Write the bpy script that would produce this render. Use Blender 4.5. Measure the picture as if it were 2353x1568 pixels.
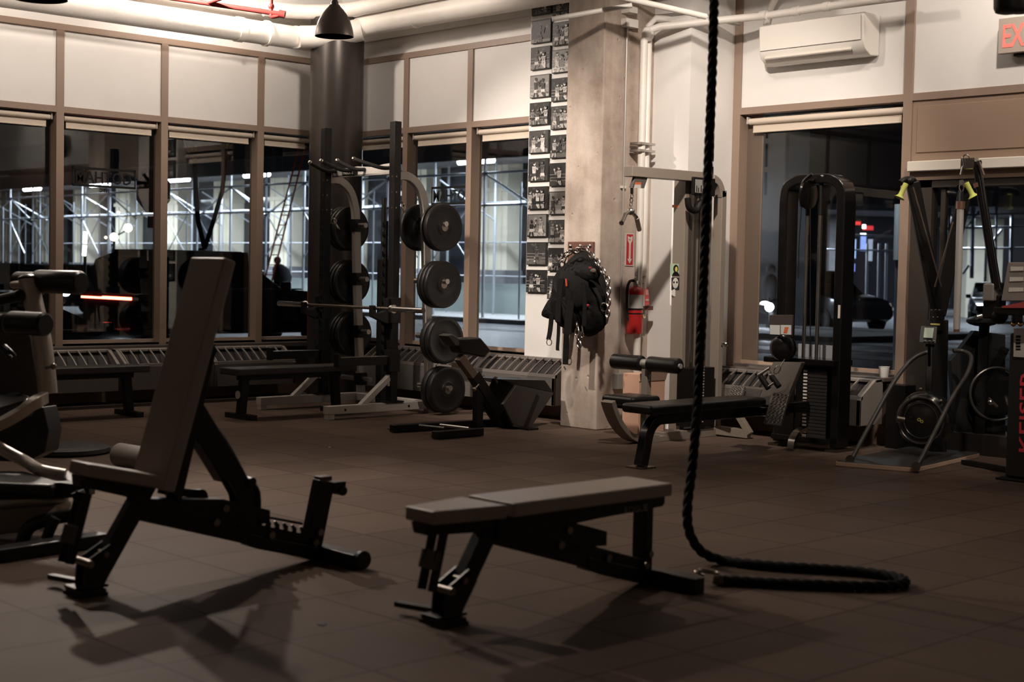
import bpy, bmesh, math, random
from mathutils import Vector as V, Matrix
random.seed(7)
for o in list(bpy.data.objects): bpy.data.objects.remove(o, do_unlink=True)
scn = bpy.context.scene
C = scn.collection
PI = math.pi
# ---------------------------------------------------------------- camera
FPX, PITCH, ROLL, YAW, CAMH = 3372.65, 2.66147, 1.12831, 46.64302, 1.31534
_p, _r, _y = map(math.radians, (PITCH, ROLL, YAW))
FW = V((math.cos(_y)*math.cos(_p), math.sin(_y)*math.cos(_p), -math.sin(_p)))
_rt = V((math.sin(_y), -math.cos(_y), 0)); _up = _rt.cross(FW)
RT = _rt*math.cos(_r) + _up*math.sin(_r); UP = -_rt*math.sin(_r) + _up*math.cos(_r)
O = V((0, 0, CAMH))
cd = bpy.data.cameras.new('camera'); cam = bpy.data.objects.new('camera', cd); C.objects.link(cam)
m3 = Matrix((RT, UP, -FW)).transposed()
cam.matrix_world = Matrix.Translation(O) @ m3.to_4x4()
cd.sensor_width = 36; cd.lens = FPX/2353*36; cd.clip_start = .05; cd.clip_end = 400
cd.dof.use_dof = True; cd.dof.focus_distance = 12.3; cd.dof.aperture_fstop = 2.6
scn.camera = cam
# ---------------------------------------------------------------- world, exposure
w = bpy.data.worlds.new('night_sky'); scn.world = w; w.use_nodes = True
w.node_tree.nodes['Background'].inputs[0].default_value = (.35, .45, .7, 1)
w.node_tree.nodes['Background'].inputs[1].default_value = .006
scn.view_settings.view_transform = 'Standard'; scn.view_settings.look = 'None'
scn.view_settings.gamma = 1; scn.view_settings.use_curve_mapping = False
scn.view_settings.exposure = 0.08
WARM = (1, .875, .765)
# ---------------------------------------------------------------- ceiling lamps of the gym, plus a few added fill lights
def lamp(name, loc, power, radius=.07, col=WARM, spot=None, aim=None, blend=.6):
    l = bpy.data.lights.new(name, 'SPOT' if spot else 'POINT')
    l.energy = power; l.color = col; l.shadow_soft_size = radius
    o = bpy.data.objects.new(name, l); C.objects.link(o); o.location = loc
    if spot:
        l.spot_size = math.radians(spot); l.spot_blend = blend
        o.rotation_euler = (V(aim)-V(loc)).to_track_quat('-Z', 'Y').to_euler()
    return o
for _x, _p in ((8.2, 72), (6.6, 88), (4.9, 84), (3.0, 76)): lamp('wall_washer', (_x, 10.95, 3.95), _p, aim=(_x, 12.88, 3.25), spot=112, blend=1)
lamp('ceiling_lamp', (7.6, 12.1, 4.1), 66)
lamp('ceiling_lamp', (5.6, 12.15, 4.1), 26)
lamp('ceiling_lamp', (3.4, 12.15, 4.1), 20)
lamp('wall_washer', (8.0, 10.2, 4.0), 36, aim=(9.56, 10.6, 3.2), spot=110, blend=1)
lamp('track_spot', (4.9, 10.1, 4.15), 980, aim=(9.4, 9.7, 1.5), spot=44, blend=.7)
lamp('track_spot', (6.8, 6.0, 4.15), 640, aim=(9.7, 8.0, 1.6), spot=66, blend=.8)
lamp('wall_washer', (8.3, 7.0, 4.15), 46, aim=(10.2, 7.0, 2.9), spot=105, blend=.9)
lamp('wall_washer', (8.6, 4.6, 4.15), 150, aim=(10.2, 5.2, 2.9), spot=105, blend=.9)
lamp('wall_washer', (8.4, 1.5, 4.0), 150, aim=(10.2, 1.5, 3.0), spot=120, blend=1)  # added to brighten the wall that the left windows reflect
lamp('wall_washer', (-1.2, 6.0, 4.0), 45, aim=(-3, 6.0, 3.0), spot=120, blend=1)  # added, lights the unseen west wall so the panes have something to reflect
lamp('wall_washer', (5.0, -2.2, 4.0), 45, aim=(5.0, -4, 3.0), spot=120, blend=1)  # added, lights the unseen rear wall for reflections in the glass
lamp('track_spot', (4.6, 8.2, 4.2), 210, aim=(4.5, 6.0, 0), spot=105, blend=.9)
lamp('track_spot', (5.5, 11.1, 3.85), 620, aim=(4.0, 4.9, .3), spot=60, blend=.8)
lamp('track_spot', (6.6, 2.6, 4.1), 260, aim=(9.4, 5.0, 1.4), spot=34, blend=.8)  # added fill for the chrome bar, lettered column and ski handles
lamp('ceiling_lamp', (9.75, 4.9, 3.9), 22)
# fluorescent tubes under the sidewalk shed across the avenue (lights only, the tubes are built with the shed)
SHED_LIGHTS = (30.4, 34.2, 41.6, 46.4, 52.0, 58.5, 65.0)
def area(name, loc, sx, sy, power, col, rot=(0, 0, 0)):
    l = bpy.data.lights.new(name, 'AREA'); l.shape = 'RECTANGLE'; l.size = sx; l.size_y = sy; l.energy = power; l.color = col
    o = bpy.data.objects.new(name, l); C.objects.link(o); o.location = loc; o.rotation_euler = rot; return o
for yy in SHED_LIGHTS: area('shed_light', (31.3, yy, 4.6), .3, 1.4, 520, (.78, .86, 1))
for yy in (36, 48): area('street_light', (60, yy+2, 5.0), .3, 3, 300, (.7, .8, 1))
# ---------------------------------------------------------------- pixel helpers: where a line of sight meets a known plane
def ray(x, y): return FW + RT*((x-1176.5)/FPX) - UP*((y-784)/FPX)
def onX(x, y, X): d = ray(x, y); return O + d*(X/d.x)
def onY(x, y, Y): d = ray(x, y); return O + d*(Y/d.y)
def onZ(x, y, Z=0.): d = ray(x, y); return O + d*((Z-CAMH)/d.z)
def at(x, y, D): return O + ray(x, y)*D
# ---------------------------------------------------------------- materials
MATS = {}
def mat(name, col, rough=.5, metal=0., bump=None, var=None, emit=None, spec=None, coat=0):
    if name in MATS: return MATS[name]
    m = bpy.data.materials.new(name); m.use_nodes = True; nt = m.node_tree; b = nt.nodes['Principled BSDF']
    b.inputs['Base Color'].default_value = (*col, 1); b.inputs['Roughness'].default_value = rough; b.inputs['Metallic'].default_value = metal
    if spec is not None: b.inputs['Specular IOR Level'].default_value = spec
    if coat: b.inputs['Coat Weight'].default_value = coat; b.inputs['Coat Roughness'].default_value = .15
    if emit:
        b.inputs['Emission Color'].default_value = (*emit[0], 1); b.inputs['Emission Strength'].default_value = emit[1]
    tc = nt.nodes.new('ShaderNodeTexCoord')
    if var:   # (scale, amount, second colour)
        n = nt.nodes.new('ShaderNodeTexNoise'); n.inputs['Scale'].default_value = var[0]; n.inputs['Detail'].default_value = 6
        mx = nt.nodes.new('ShaderNodeMix'); mx.data_type = 'RGBA'
        cr = nt.nodes.new('ShaderNodeMapRange'); cr.inputs[1].default_value = .38; cr.inputs[2].default_value = .66; cr.inputs[4].default_value = var[1]
        nt.links.new(tc.outputs['Object'], n.inputs['Vector']); nt.links.new(n.outputs[0], cr.inputs[0]); nt.links.new(cr.outputs[0], mx.inputs[0])
        mx.inputs[6].default_value = (*col, 1); mx.inputs[7].default_value = (*var[2], 1)
        nt.links.new(mx.outputs[2], b.inputs['Base Color'])
    if bump:
        n = nt.nodes.new('ShaderNodeTexNoise'); n.inputs['Scale'].default_value = bump[0]; n.inputs['Detail'].default_value = 5
        bp = nt.nodes.new('ShaderNodeBump'); bp.inputs['Strength'].default_value = bump[1]; bp.inputs['Distance'].default_value = .01
        nt.links.new(tc.outputs['Object'], n.inputs['Vector']); nt.links.new(n.outputs[0], bp.inputs['Height']); nt.links.new(bp.outputs[0], b.inputs['Normal'])
    MATS[name] = m; return m
white = mat('white_paint', (.80, .775, .745), .55, bump=(9, .12), var=(3, .35, (.74, .70, .66)))
pipep = mat('pipe_paint', (.78, .74, .69), .45, bump=(14, .35), var=(5, .5, (.70, .63, .56)))
brown = mat('bronze_paint', (.30, .215, .165), .42, bump=(30, .05))
brownd = mat('bronze_panel', (.31, .215, .155), .5)
shadef = mat('shade_fabric', (.66, .56, .46), .8, bump=(60, .1))
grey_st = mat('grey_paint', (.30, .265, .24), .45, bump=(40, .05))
ledge = mat('ledge_dark', (.10, .08, .07), .4)
blk = mat('black_steel', (.0065, .0055, .005), .42, bump=(50, .05), spec=.35)
blkgloss = mat('black_gloss', (.006, .005, .005), .18, coat=.4)
rubber = mat('black_rubber', (.008, .007, .0065), .55, bump=(45, .15), spec=.3)
vinyl = mat('black_vinyl', (.008, .007, .0065), .34, bump=(120, .12))
vinylm = mat('matte_vinyl', (.30, .24, .20), .42, bump=(160, .10), spec=.6)
chrome = mat('chrome', (.75, .73, .70), .18, 1)
steel = mat('bare_steel', (.50, .47, .44), .32, 1, bump=(60, .05))
silver = mat('silver_paint', (.42, .385, .35), .38, .35)
sil_w = mat('light_frame_paint', (.50, .465, .43), .42)
taupe = mat('taupe_paint', (.27, .225, .185), .42)
red = mat('red_paint', (.42, .02, .02), .3, coat=.3)
galv = mat('galvanised_steel', (.36, .38, .41), .45, .5)
tubeglow = mat('tube_glow', (1, 1, 1), .5, emit=((.82, .9, 1), 42))
asphalt = mat('asphalt', (.055, .057, .062), .45, bump=(3, .3), var=(1.2, .6, (.035, .036, .04)))
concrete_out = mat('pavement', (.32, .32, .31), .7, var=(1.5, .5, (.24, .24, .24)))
stone = mat('pale_stone', (.78, .73, .58), .8, var=(1.1, .5, (.60, .56, .45)))
stoned = mat('grey_stone', (.22, .22, .22), .8, var=(2, .6, (.13, .13, .14)))
darkwall = mat('dark_facade', (.03, .03, .035), .5)
carblk = mat('car_black', (.008, .008, .01), .12, coat=1)
cargl = mat('car_glass', (.01, .012, .014), .05)
cargrey = mat('car_grey', (.12, .12, .13), .2, .5, coat=1)
# floor: 0.5 m rubber tiles with thin seams
fm = bpy.data.materials.new('rubber_tile_floor'); fm.use_nodes = True; nt = fm.node_tree; b = nt.nodes['Principled BSDF']
tc = nt.nodes.new('ShaderNodeTexCoord'); sx = nt.nodes.new('ShaderNodeSeparateXYZ'); nt.links.new(tc.outputs['Object'], sx.inputs[0])
def nm(op, a, bb=None, c=None):
    n = nt.nodes.new('ShaderNodeMath'); n.operation = op
    for i, v in enumerate((a, bb, c)):
        if v is None: continue
        if isinstance(v, (int, float)): n.inputs[i].default_value = v
        else: nt.links.new(v, n.inputs[i])
    return n.outputs[0]
def seam(axis, off):
    u = nm('ABSOLUTE', nm('SUBTRACT', nm('FRACT', nm('MULTIPLY', nm('ADD', axis, off), 2.)), .5))
    return nm('GREATER_THAN', u, .488)      # 1 on the joint between two tiles
TOX, TOY = 2.95406, 4.26504
sm = nm('MAXIMUM', seam(sx.outputs[0], 50-TOX % .5), seam(sx.outputs[1], 50-TOY % .5))
fx = nm('FLOOR', nm('MULTIPLY', nm('ADD', sx.outputs[0], 50-TOX % .5), 2.)); fy = nm('FLOOR', nm('MULTIPLY', nm('ADD', sx.outputs[1], 50-TOY % .5), 2.))
cmb = nt.nodes.new('ShaderNodeCombineXYZ'); nt.links.new(fx, cmb.inputs[0]); nt.links.new(fy, cmb.inputs[1])
wn = nt.nodes.new('ShaderNodeTexWhiteNoise'); nt.links.new(cmb.outputs[0], wn.inputs['Vector'])
ns = nt.nodes.new('ShaderNodeTexNoise'); ns.inputs['Scale'].default_value = 1.6; ns.inputs['Detail'].default_value = 7; nt.links.new(tc.outputs['Object'], ns.inputs['Vector'])
v1 = nm('ADD', nm('MULTIPLY', wn.outputs[0], .26), nm('MULTIPLY', ns.outputs[0], .6)); v2 = nm('ADD', v1, .56)
v3 = nm('MULTIPLY', v2, nm('SUBTRACT', 1., nm('MULTIPLY', sm, .55)))
sc = nt.nodes.new('ShaderNodeVectorMath'); sc.operation = 'SCALE'; sc.inputs[0].default_value = (.118, .083, .065); nt.links.new(v3, sc.inputs['Scale'])
nt.links.new(sc.outputs[0], b.inputs['Base Color'])
b.inputs['Roughness'].default_value = .6; b.inputs['Specular IOR Level'].default_value = .05; b.inputs['Specular Tint'].default_value = (1, .72, .5, 1)
n2 = nt.nodes.new('ShaderNodeTexNoise'); n2.inputs['Scale'].default_value = 90; nt.links.new(tc.outputs['Object'], n2.inputs['Vector'])
bp = nt.nodes.new('ShaderNodeBump'); bp.inputs['Strength'].default_value = .35; bp.inputs['Distance'].default_value = .004
nt.links.new(nm('SUBTRACT', n2.outputs[0], nm('MULTIPLY', sm, 2.)), bp.inputs['Height']); nt.links.new(bp.outputs[0], b.inputs['Normal'])
# concrete column
cm = bpy.data.materials.new('board_marked_concrete'); cm.use_nodes = True; nt = cm.node_tree; b = nt.nodes['Principled BSDF']
tc = nt.nodes.new('ShaderNodeTexCoord'); mp = nt.nodes.new('ShaderNodeMapping'); mp.inputs['Scale'].default_value = (6, 6, .7); nt.links.new(tc.outputs['Object'], mp.inputs[0])
n1 = nt.nodes.new('ShaderNodeTexNoise'); n1.inputs['Scale'].default_value = 1.6; n1.inputs['Detail'].default_value = 9; nt.links.new(mp.outputs[0], n1.inputs['Vector'])
n3 = nt.nodes.new('ShaderNodeTexNoise'); n3.inputs['Scale'].default_value = 2.3; n3.inputs['Detail'].default_value = 8; n3.inputs['Roughness'].default_value = .7; nt.links.new(tc.outputs['Object'], n3.inputs['Vector'])
cr = nt.nodes.new('ShaderNodeValToRGB'); e = cr.color_ramp.elements; e[0].position = .3; e[0].color = (.25, .18, .14, 1); e[1].position = .68; e[1].color = (.56, .48, .42, 1)
x = e.new(.5); x.color = (.42, .345, .29, 1)
nt.links.new(nm('ADD', nm('MULTIPLY', n1.outputs[0], .30), nm('MULTIPLY', n3.outputs[0], .70)), cr.inputs[0]); nt.links.new(cr.outputs[0], b.inputs['Base Color'])
vo = nt.nodes.new('ShaderNodeTexVoronoi'); vo.inputs['Scale'].default_value = 7; nt.links.new(tc.outputs['Object'], vo.inputs['Vector'])
bp = nt.nodes.new('ShaderNodeBump'); bp.inputs['Strength'].default_value = .5; bp.inputs['Distance'].default_value = .02
nt.links.new(nm('ADD', nm('MULTIPLY', n3.outputs[0], .6), nm('MINIMUM', nm('MULTIPLY', vo.outputs[0], 9.), 1.)), bp.inputs['Height']); nt.links.new(bp.outputs[0], b.inputs['Normal'])
b.inputs['Roughness'].default_value = .85
# window glass: clear with a fresnel reflection
gm = bpy.data.materials.new('window_glass'); gm.use_nodes = True; nt = gm.node_tree; nt.nodes.clear()
out = nt.nodes.new('ShaderNodeOutputMaterial'); mx = nt.nodes.new('ShaderNodeMixShader'); fr = nt.nodes.new('ShaderNodeLayerWeight'); fr.inputs[0].default_value = .5
tr = nt.nodes.new('ShaderNodeBsdfTransparent'); tr.inputs[0].default_value = (.90, .92, .92, 1); gl = nt.nodes.new('ShaderNodeBsdfGlossy'); gl.inputs['Roughness'].default_value = .01
nt.links.new(nm('ADD', .055, nm('MULTIPLY', nm('POWER', fr.outputs[1], 5.), .95)), mx.inputs[0]); nt.links.new(tr.outputs[0], mx.inputs[1]); nt.links.new(gl.outputs[0], mx.inputs[2]); nt.links.new(mx.outputs[0], out.inputs[0])
# ---------------------------------------------------------------- mesh builder
class MB:
    def __init__(s): s.bm = bmesh.new(); s.mi = 0
    def _f(s, vs, sm=False):
        try: f = s.bm.faces.new(vs)
        except ValueError: return
        f.material_index = s.mi; f.smooth = sm
    def hexa(s, c):
        v = [s.bm.verts.new(p) for p in c]
        for q in ((0, 3, 2, 1), (4, 5, 6, 7), (0, 1, 5, 4), (1, 2, 6, 5), (2, 3, 7, 6), (3, 0, 4, 7)): s._f([v[i] for i in q])
        return s
    def box(s, a, b):
        (x0, y0, z0), (x1, y1, z1) = [min(p, q) for p, q in zip(a, b)], [max(p, q) for p, q in zip(a, b)]
        return s.hexa([V(p) for p in ((x0, y0, z0), (x1, y0, z0), (x1, y1, z0), (x0, y1, z0), (x0, y0, z1), (x1, y0, z1), (x1, y1, z1), (x0, y1, z1))])
    def cbox(s, c, sz, M=None):
        c = V(c); h = V(sz)/2; M = M or Matrix.Identity(3); P = []
        for z in (-1, 1):
            for x, y in ((-1, -1), (1, -1), (1, 1), (-1, 1)): P.append(c + M @ V((x*h.x, y*h.y, z*h.z)))
        return s.hexa(P)
    def beam(s, p0, p1, w, h, up=(0, 0, 1)):
        p0, p1 = V(p0), V(p1); d = (p1-p0).normalized(); a = V(up).cross(d)
        if a.length < 1e-4: a = V((0, 1, 0)).cross(d)
        a.normalize(); b = d.cross(a); P = []
        for q in (p0, p1):
            for i, j in ((-1, -1), (1, -1), (1, 1), (-1, 1)): P.append(q + a*(i*w/2) + b*(j*h/2))
        return s.hexa(P)
    def frame(s, d):
        d = d.normalized(); a = V((0, 0, 1)).cross(d)
        if a.length < 1e-3: a = V((1, 0, 0)).cross(d)
        a.normalize(); return a, d.cross(a)
    def rings(s, R, cap=True, closed=False, sm=True):
        vs = [[s.bm.verts.new(p) for p in r] for r in R]; n = len(R[0])
        for k in range(len(R) if closed else len(R)-1):
            A, B = vs[k], vs[(k+1) % len(R)]
            for i in range(n): s._f((A[i], A[(i+1) % n], B[(i+1) % n], B[i]), sm)
        if cap and not closed: s._f(vs[0][::-1]); s._f(vs[-1])
        return s
    def cyl(s, p0, p1, r, r2=None, seg=20):
        p0, p1 = V(p0), V(p1); a, b = s.frame(p1-p0); r2 = r if r2 is None else r2
        return s.rings([[q + (a*math.cos(t*2*PI/seg) + b*math.sin(t*2*PI/seg))*rr for t in range(seg)] for q, rr in ((p0, r), (p1, r2))])
    def rod(s, p0, p1, prof, seg=24):
        """turned shape along p0-p1: prof = [(t, r), ...] with t in 0..1"""
        p0, p1 = V(p0), V(p1); a, b = s.frame(p1-p0)
        return s.rings([[p0.lerp(p1, t) + (a*math.cos(k*2*PI/seg) + b*math.sin(k*2*PI/seg))*max(r, 1e-4) for k in range(seg)] for t, r in prof])
    def tube(s, pts, r, seg=12, n=0, closed=False, flat=1.):
        pts = [V(p) for p in pts]
        if n: pts = spline(pts, n)
        R = []; a = None
        for i, p in enumerate(pts):
            d = (pts[min(i+1, len(pts)-1)] - pts[max(i-1, 0)]) if not closed else (pts[(i+1) % len(pts)] - pts[i-1])
            if d.length < 1e-9: d = V((0, 0, 1))
            d.normalize()
            if a is None: a, bb = s.frame(d)
            else:
                a = (a - d*a.dot(d)).normalized(); bb = d.cross(a)
            R.append([p + a*math.cos(k*2*PI/seg)*r + bb*math.sin(k*2*PI/seg)*r*flat for k in range(seg)])
        return s.rings(R, closed=closed)
    def bar(s, pts, w, h, n=0, side=(0, 1, 0)):
        """rectangular tube following pts; width w along side, thickness h across"""
        pts = [V(p) for p in pts]; sd = V(side).normalized()
        if n: pts = spline(pts, n)
        R = []
        for i, p in enumerate(pts):
            d = (pts[min(i+1, len(pts)-1)] - pts[max(i-1, 0)]).normalized(); u = sd.cross(d).normalized()
            R.append([p + sd*(a*w/2) + u*(b_*h/2) for a, b_ in ((-1, -1), (1, -1), (1, 1), (-1, 1))])
        return s.rings(R, sm=False)
    def prism(s, poly, vec):
        poly = [V(p) for p in poly]; vec = V(vec); A = [s.bm.verts.new(p) for p in poly]; B = [s.bm.verts.new(p+vec) for p in poly]; n = len(poly)
        s._f(A[::-1]); s._f(B)
        for i in range(n): s._f((A[i], A[(i+1) % n], B[(i+1) % n], B[i]))
        return s
    def quad(s, *p): s._f([s.bm.verts.new(V(q)) for q in p]); return s
    def ball(s, c, r, seg=14, sc=(1, 1, 1)):
        c = V(c); R = []
        for i in range(seg//2+1):
            t = PI*i/(seg//2); R.append([c + V((max(math.sin(t), 1e-3)*math.cos(k*2*PI/seg)*sc[0], max(math.sin(t), 1e-3)*math.sin(k*2*PI/seg)*sc[1], -math.cos(t)*sc[2]))*r for k in range(seg)])
        return s.rings(R)
    def torus(s, c, ax, R, r, seg=20, ms=8, squash=1., long=None):
        c = V(c); a, b = s.frame(V(ax))
        if long is not None: a = V(long).normalized(); b = V(ax).normalized().cross(a)
        pts = [c + a*math.cos(t*2*PI/seg)*R*squash + b*math.sin(t*2*PI/seg)*R for t in range(seg)]
        return s.tube(pts, r, ms, closed=True)
def spline(pts, n):
    out = []; L = len(pts)
    for i in range(L-1):
        p0, p1, p2, p3 = pts[max(i-1, 0)], pts[i], pts[i+1], pts[min(i+2, L-1)]
        for k in range(n):
            t = k/n; out.append(.5*((2*p1) + (p2-p0)*t + (2*p0-5*p1+4*p2-p3)*t*t + (3*p1-p0-3*p2+p3)*t**3))
    out.append(pts[-1]); return out
WM = {}
def tag(o, label=None, cat=None, group=None, kind=None):
    if label: o['label'] = label
    if cat: o['category'] = cat
    if group: o['group'] = group
    if kind: o['kind'] = kind
    return o
def thing(name, label, cat, loc=(0, 0, 0), rz=0, group=None):
    o = bpy.data.objects.new(name, None); C.objects.link(o); o.location = loc; o.rotation_euler = (0, 0, rz); o.empty_display_size = .1
    WM[o] = Matrix.Translation(V(loc)) @ Matrix.Rotation(rz, 4, 'Z'); return tag(o, label, cat, group)
def part(name, mb, m, parent=None, bev=0, local=False, label=None, seg=2, origin=None):
    me = bpy.data.meshes.new(name); bmesh.ops.recalc_face_normals(mb.bm, faces=mb.bm.faces[:]); mb.bm.to_mesh(me); mb.bm.free()
    for x in (m if isinstance(m, (list, tuple)) else (m,)): me.materials.append(x)
    o = bpy.data.objects.new(name, me); C.objects.link(o)
    W = WM[parent] if parent else Matrix.Identity(4)
    if parent: o.parent = parent
    if origin is not None and not parent:
        me.transform(Matrix.Translation(-V(origin))); o.location = origin; W = Matrix.Translation(V(origin))
    elif parent and not local: me.transform(W.inverted())
    WM[o] = W
    me.set_sharp_from_angle(angle=math.radians(40))
    if bev:
        for p in me.polygons: p.use_smooth = True
        md = o.modifiers.new('Bevel', 'BEVEL'); md.width = bev; md.segments = seg; md.limit_method = 'ANGLE'; md.angle_limit = math.radians(40); md.harden_normals = True
    if label: o['label'] = label
    return o
def struct(name, mb, m, parent=None, bev=0):
    o = part(name, mb, m, parent, bev)
    if not parent: o['kind'] = 'structure'
    return o
def sempty(name, loc):
    o = bpy.data.objects.new(name, None); C.objects.link(o); o.location = loc; o['kind'] = 'structure'; WM[o] = Matrix.Translation(V(loc)); return o
def dup(root, M=None, label=None, parent=None, **kw):
    """copy of a thing with its parts and sub-parts; M moves it in the world"""
    r = root.copy(); C.objects.link(r)
    if parent: r.parent = parent
    WM[r] = WM[root].copy()
    if M is not None:
        WM[r] = M @ WM[root]; r.matrix_basis = M @ WM[root]
    for k, v in dict(label=label, **kw).items():
        if v: r[k] = v
    for ch in list(root.children): dup(ch, parent=r)
    return r
def text(s_, size, origin, right, up, m, parent, ext=.002, align='LEFT', name='lettering', sx=1.0):
    cu = bpy.data.curves.new(name, 'FONT'); cu.body = s_; cu.size = size; cu.extrude = ext; cu.align_x = align; cu.offset = size*.012; cu.resolution_u = 2
    tmp = bpy.data.objects.new('tmp', cu); C.objects.link(tmp); bpy.context.view_layer.update()
    me = bpy.data.meshes.new_from_object(tmp.evaluated_get(bpy.context.evaluated_depsgraph_get())); bpy.data.objects.remove(tmp, do_unlink=True)
    me.name = name; me.materials.clear(); me.materials.append(m); o = bpy.data.objects.new(name, me); C.objects.link(o)
    r = V(right).normalized(); u = V(up); u = (u - r*u.dot(r)).normalized(); n = r.cross(u)
    Mw = Matrix.Translation(V(origin)) @ Matrix((r*sx, u, n)).transposed().to_4x4()
    me.transform(WM[parent].inverted() @ Mw); o.parent = parent; WM[o] = WM[parent]; return o
# ================================================================ THE ROOM
YA, XB, XC = 12.883, 9.556, 10.195
Z_SILL, Z_LB, Z_LT, Z_UB, Z_UT, Z_C = .575, 2.72, 2.78, 3.48, 3.54, 4.35
HM = .038
struct('floor', MB().box((-3, -4, -.12), (10.34, 13.06, 0)), fm)
struct('ceiling', MB().box((-3, -4, Z_C), (10.4, 13.1, Z_C+.12)), mat('ceiling_paint', (.28, .25, .22), .8))
# opaque outer walls that the camera only meets in reflections
backw = mat('dim_wall', (.55, .50, .45), .8, var=(1.5, .5, (.4, .36, .32)))
struct('wall_rear', MB().box((-3.15, -4.15, 0), (10.3, -4, Z_C)), backw)
struct('wall_west', MB().box((-3.15, -4.15, 0), (-3, 13.1, Z_C)), backw)
# wall left: plaster beam above the windows, dado below the sill
mb = MB().box((-3, YA, Z_UT), (XB+.2, YA+.18, Z_C)).box((-3, YA-.025, Z_UT+.17), (XB, YA, Z_UT+.30))
struct('wall_left', mb, white, bev=.004)
struct('wall_left_base', MB().box((-3, YA, 0), (XB+.2, YA+.18, Z_SILL-.01)), brownd)['kind'] = 'structure'
struct('trim_1', MB().box((-3, YA-.012, Z_UB), (XB, YA+.1, Z_UT)), brown, bev=.003)
struct('trim_2', MB().box((-3, YA-.012, Z_LB), (XB, YA+.13, Z_LT)), brown, bev=.003)
struct('trim_3', MB().box((-3, YA-.15, Z_SILL-.075), (XB-.15, YA+.02, Z_SILL-.03)), ledge, bev=.004)
mullA = [2.0, 3.09, 4.16, 5.25, 6.33, 7.42, 8.535]
edges = [-.2, .9] + mullA + [XB+.02]
nwin = 0
for i in range(len(edges)-1):
    a, b_ = edges[i]+HM, edges[i+1]-HM
    nwin += 1
    wn_ = sempty('window_%d' % nwin, ((a+b_)/2, YA, Z_SILL))
    fr_ = MB().box((a-2*HM, YA-.014, Z_SILL-.03), (a, YA+.13, Z_UB))          # mullion on its left
    fr_.box((a, YA+.085, Z_SILL-.03), (b_, YA+.13, Z_SILL+.02))
    part('window_frame', fr_, brown, wn_, .003)
    part('sill', MB().box((a, YA+.0, Z_SILL-.03), (b_, YA+.085, Z_SILL-.008)), steel, wn_)
    part('pane', MB().box((a, YA+.10, Z_SILL), (b_, YA+.108, Z_LB)), gm, wn_)
    part('transom_panel', MB().box((a-.002, YA+.004, Z_LT), (b_+.002, YA+.03, Z_UB)), white, wn_)
# wall right, section with two and a half windows beside the round corner column
struct('wall_right', MB().box((XB, 9.9, Z_UT), (XB+.18, YA+.1, Z_C)).box((XB-.025, 9.9, Z_UT+.17), (XB, YA, Z_UT+.30)), white, bev=.004)
struct('wall_right_base', MB().box((XB, 9.0, 0), (XB+.18, YA, Z_SILL-.01)), brownd)
struct('trim_4', MB().box((XB-.012, 9.9, Z_UB), (XB+.1, YA, Z_UT)), brown, bev=.003)
struct('trim_5', MB().box((XB-.012, 9.9, Z_LB), (XB+.13, YA, Z_LT)), brown, bev=.003)
struct('trim_6', MB().box((XB-.15, 9.0, Z_SILL-.075), (XB+.02, YA-.15, Z_SILL-.03)), ledge, bev=.004)
edB = [9.80, 10.775, 11.76, YA-.02]
for i in range(3):
    a, b_ = edB[i]+HM, edB[i+1]-HM
    nwin += 1
    wn_ = sempty('window_%d' % nwin, (XB, (a+b_)/2, Z_SILL))
    fr_ = MB().box((XB-.014, b_, Z_SILL-.03), (XB+.13, b_+2*HM, Z_UB)); fr_.box((XB+.085, a, Z_SILL-.03), (XB+.13, b_, Z_SILL+.02))
    part('window_frame', fr_, brown, wn_, .003)
    part('sill', MB().box((XB, a, Z_SILL-.03), (XB+.085, b_, Z_SILL-.008)), steel, wn_)
    part('pane', MB().box((XB+.10, a, Z_SILL), (XB+.108, b_, Z_LB)), gm, wn_)
    part('transom_panel', MB().box((XB+.004, a-.002, Z_LT), (XB+.03, b_+.002, Z_UB)), white, wn_)
# white panelled piers that carry the photographs
XS1, XS2 = 9.47, 9.93
struct('wall_pier_one', MB().box((XS1, 8.87, .535), (XB+.05, 9.86, Z_C)), white, bev=.004)
struct('wall_pier_two', MB().box((XS2, 8.045, .42), (XC+.2, 8.9, Z_C)), white, bev=.004)
struct('wall_pier_core', MB().box((XB+.06, 8.06, 0), (XC+.2, 9.85, Z_C)), white)
# wall right beyond the pier: big window, then the entrance
mb = MB().box((XC, 4.2, Z_UT), (XC+.18, 8.04, Z_C))
struct('wall_entrance', mb, white)
struct('trim_7', MB().box((XC-.012, 3.0, Z_LB), (XC+.13, 8.04, Z_LT)), brown, bev=.003)
nwin += 1
wn_ = sempty('window_%d' % nwin, (XC, 7.15, Z_SILL))
fr_ = MB().box((XC-.014, 7.965, Z_SILL-.03), (XC+.13, 8.045, Z_UB+.4)).box((XC-.014, 6.28, 0), (XC+.13, 6.36, Z_UB+.4)).box((XC+.085, 6.36, Z_SILL-.03), (XC+.13, 7.97, Z_SILL+.02)).box((XC+.10, 7.80, Z_SILL), (XC+.12, 7.97, Z_LB))
part('window_frame', fr_, brown, wn_, .003)
part('sill', MB().box((XC, 6.36, Z_SILL-.03), (XC+.085, 7.965, Z_SILL-.008)), steel, wn_)
part('pane', MB().box((XC+.10, 6.36, Z_SILL), (XC+.108, 7.965, Z_LB)), gm, wn_)
part('transom_panel', MB().box((XC+.004, 6.358, Z_LT), (XC+.03, 7.967, Z_UB+.1)), white, wn_)
struct('wall_entrance_base', MB().box((XC, 6.30, 0), (XC+.18, 8.04, Z_SILL-.03)), brownd)
struct('trim_8', MB().box((XC-.16, 6.36, Z_SILL-.06), (XC+.02, 8.0, Z_SILL-.03)), ledge, bev=.004)
struct('wall_over_door', MB().box((XC+.004, 2.6, Z_LT), (XC+.03, 6.28, Z_UT+.02)), white)
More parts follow.
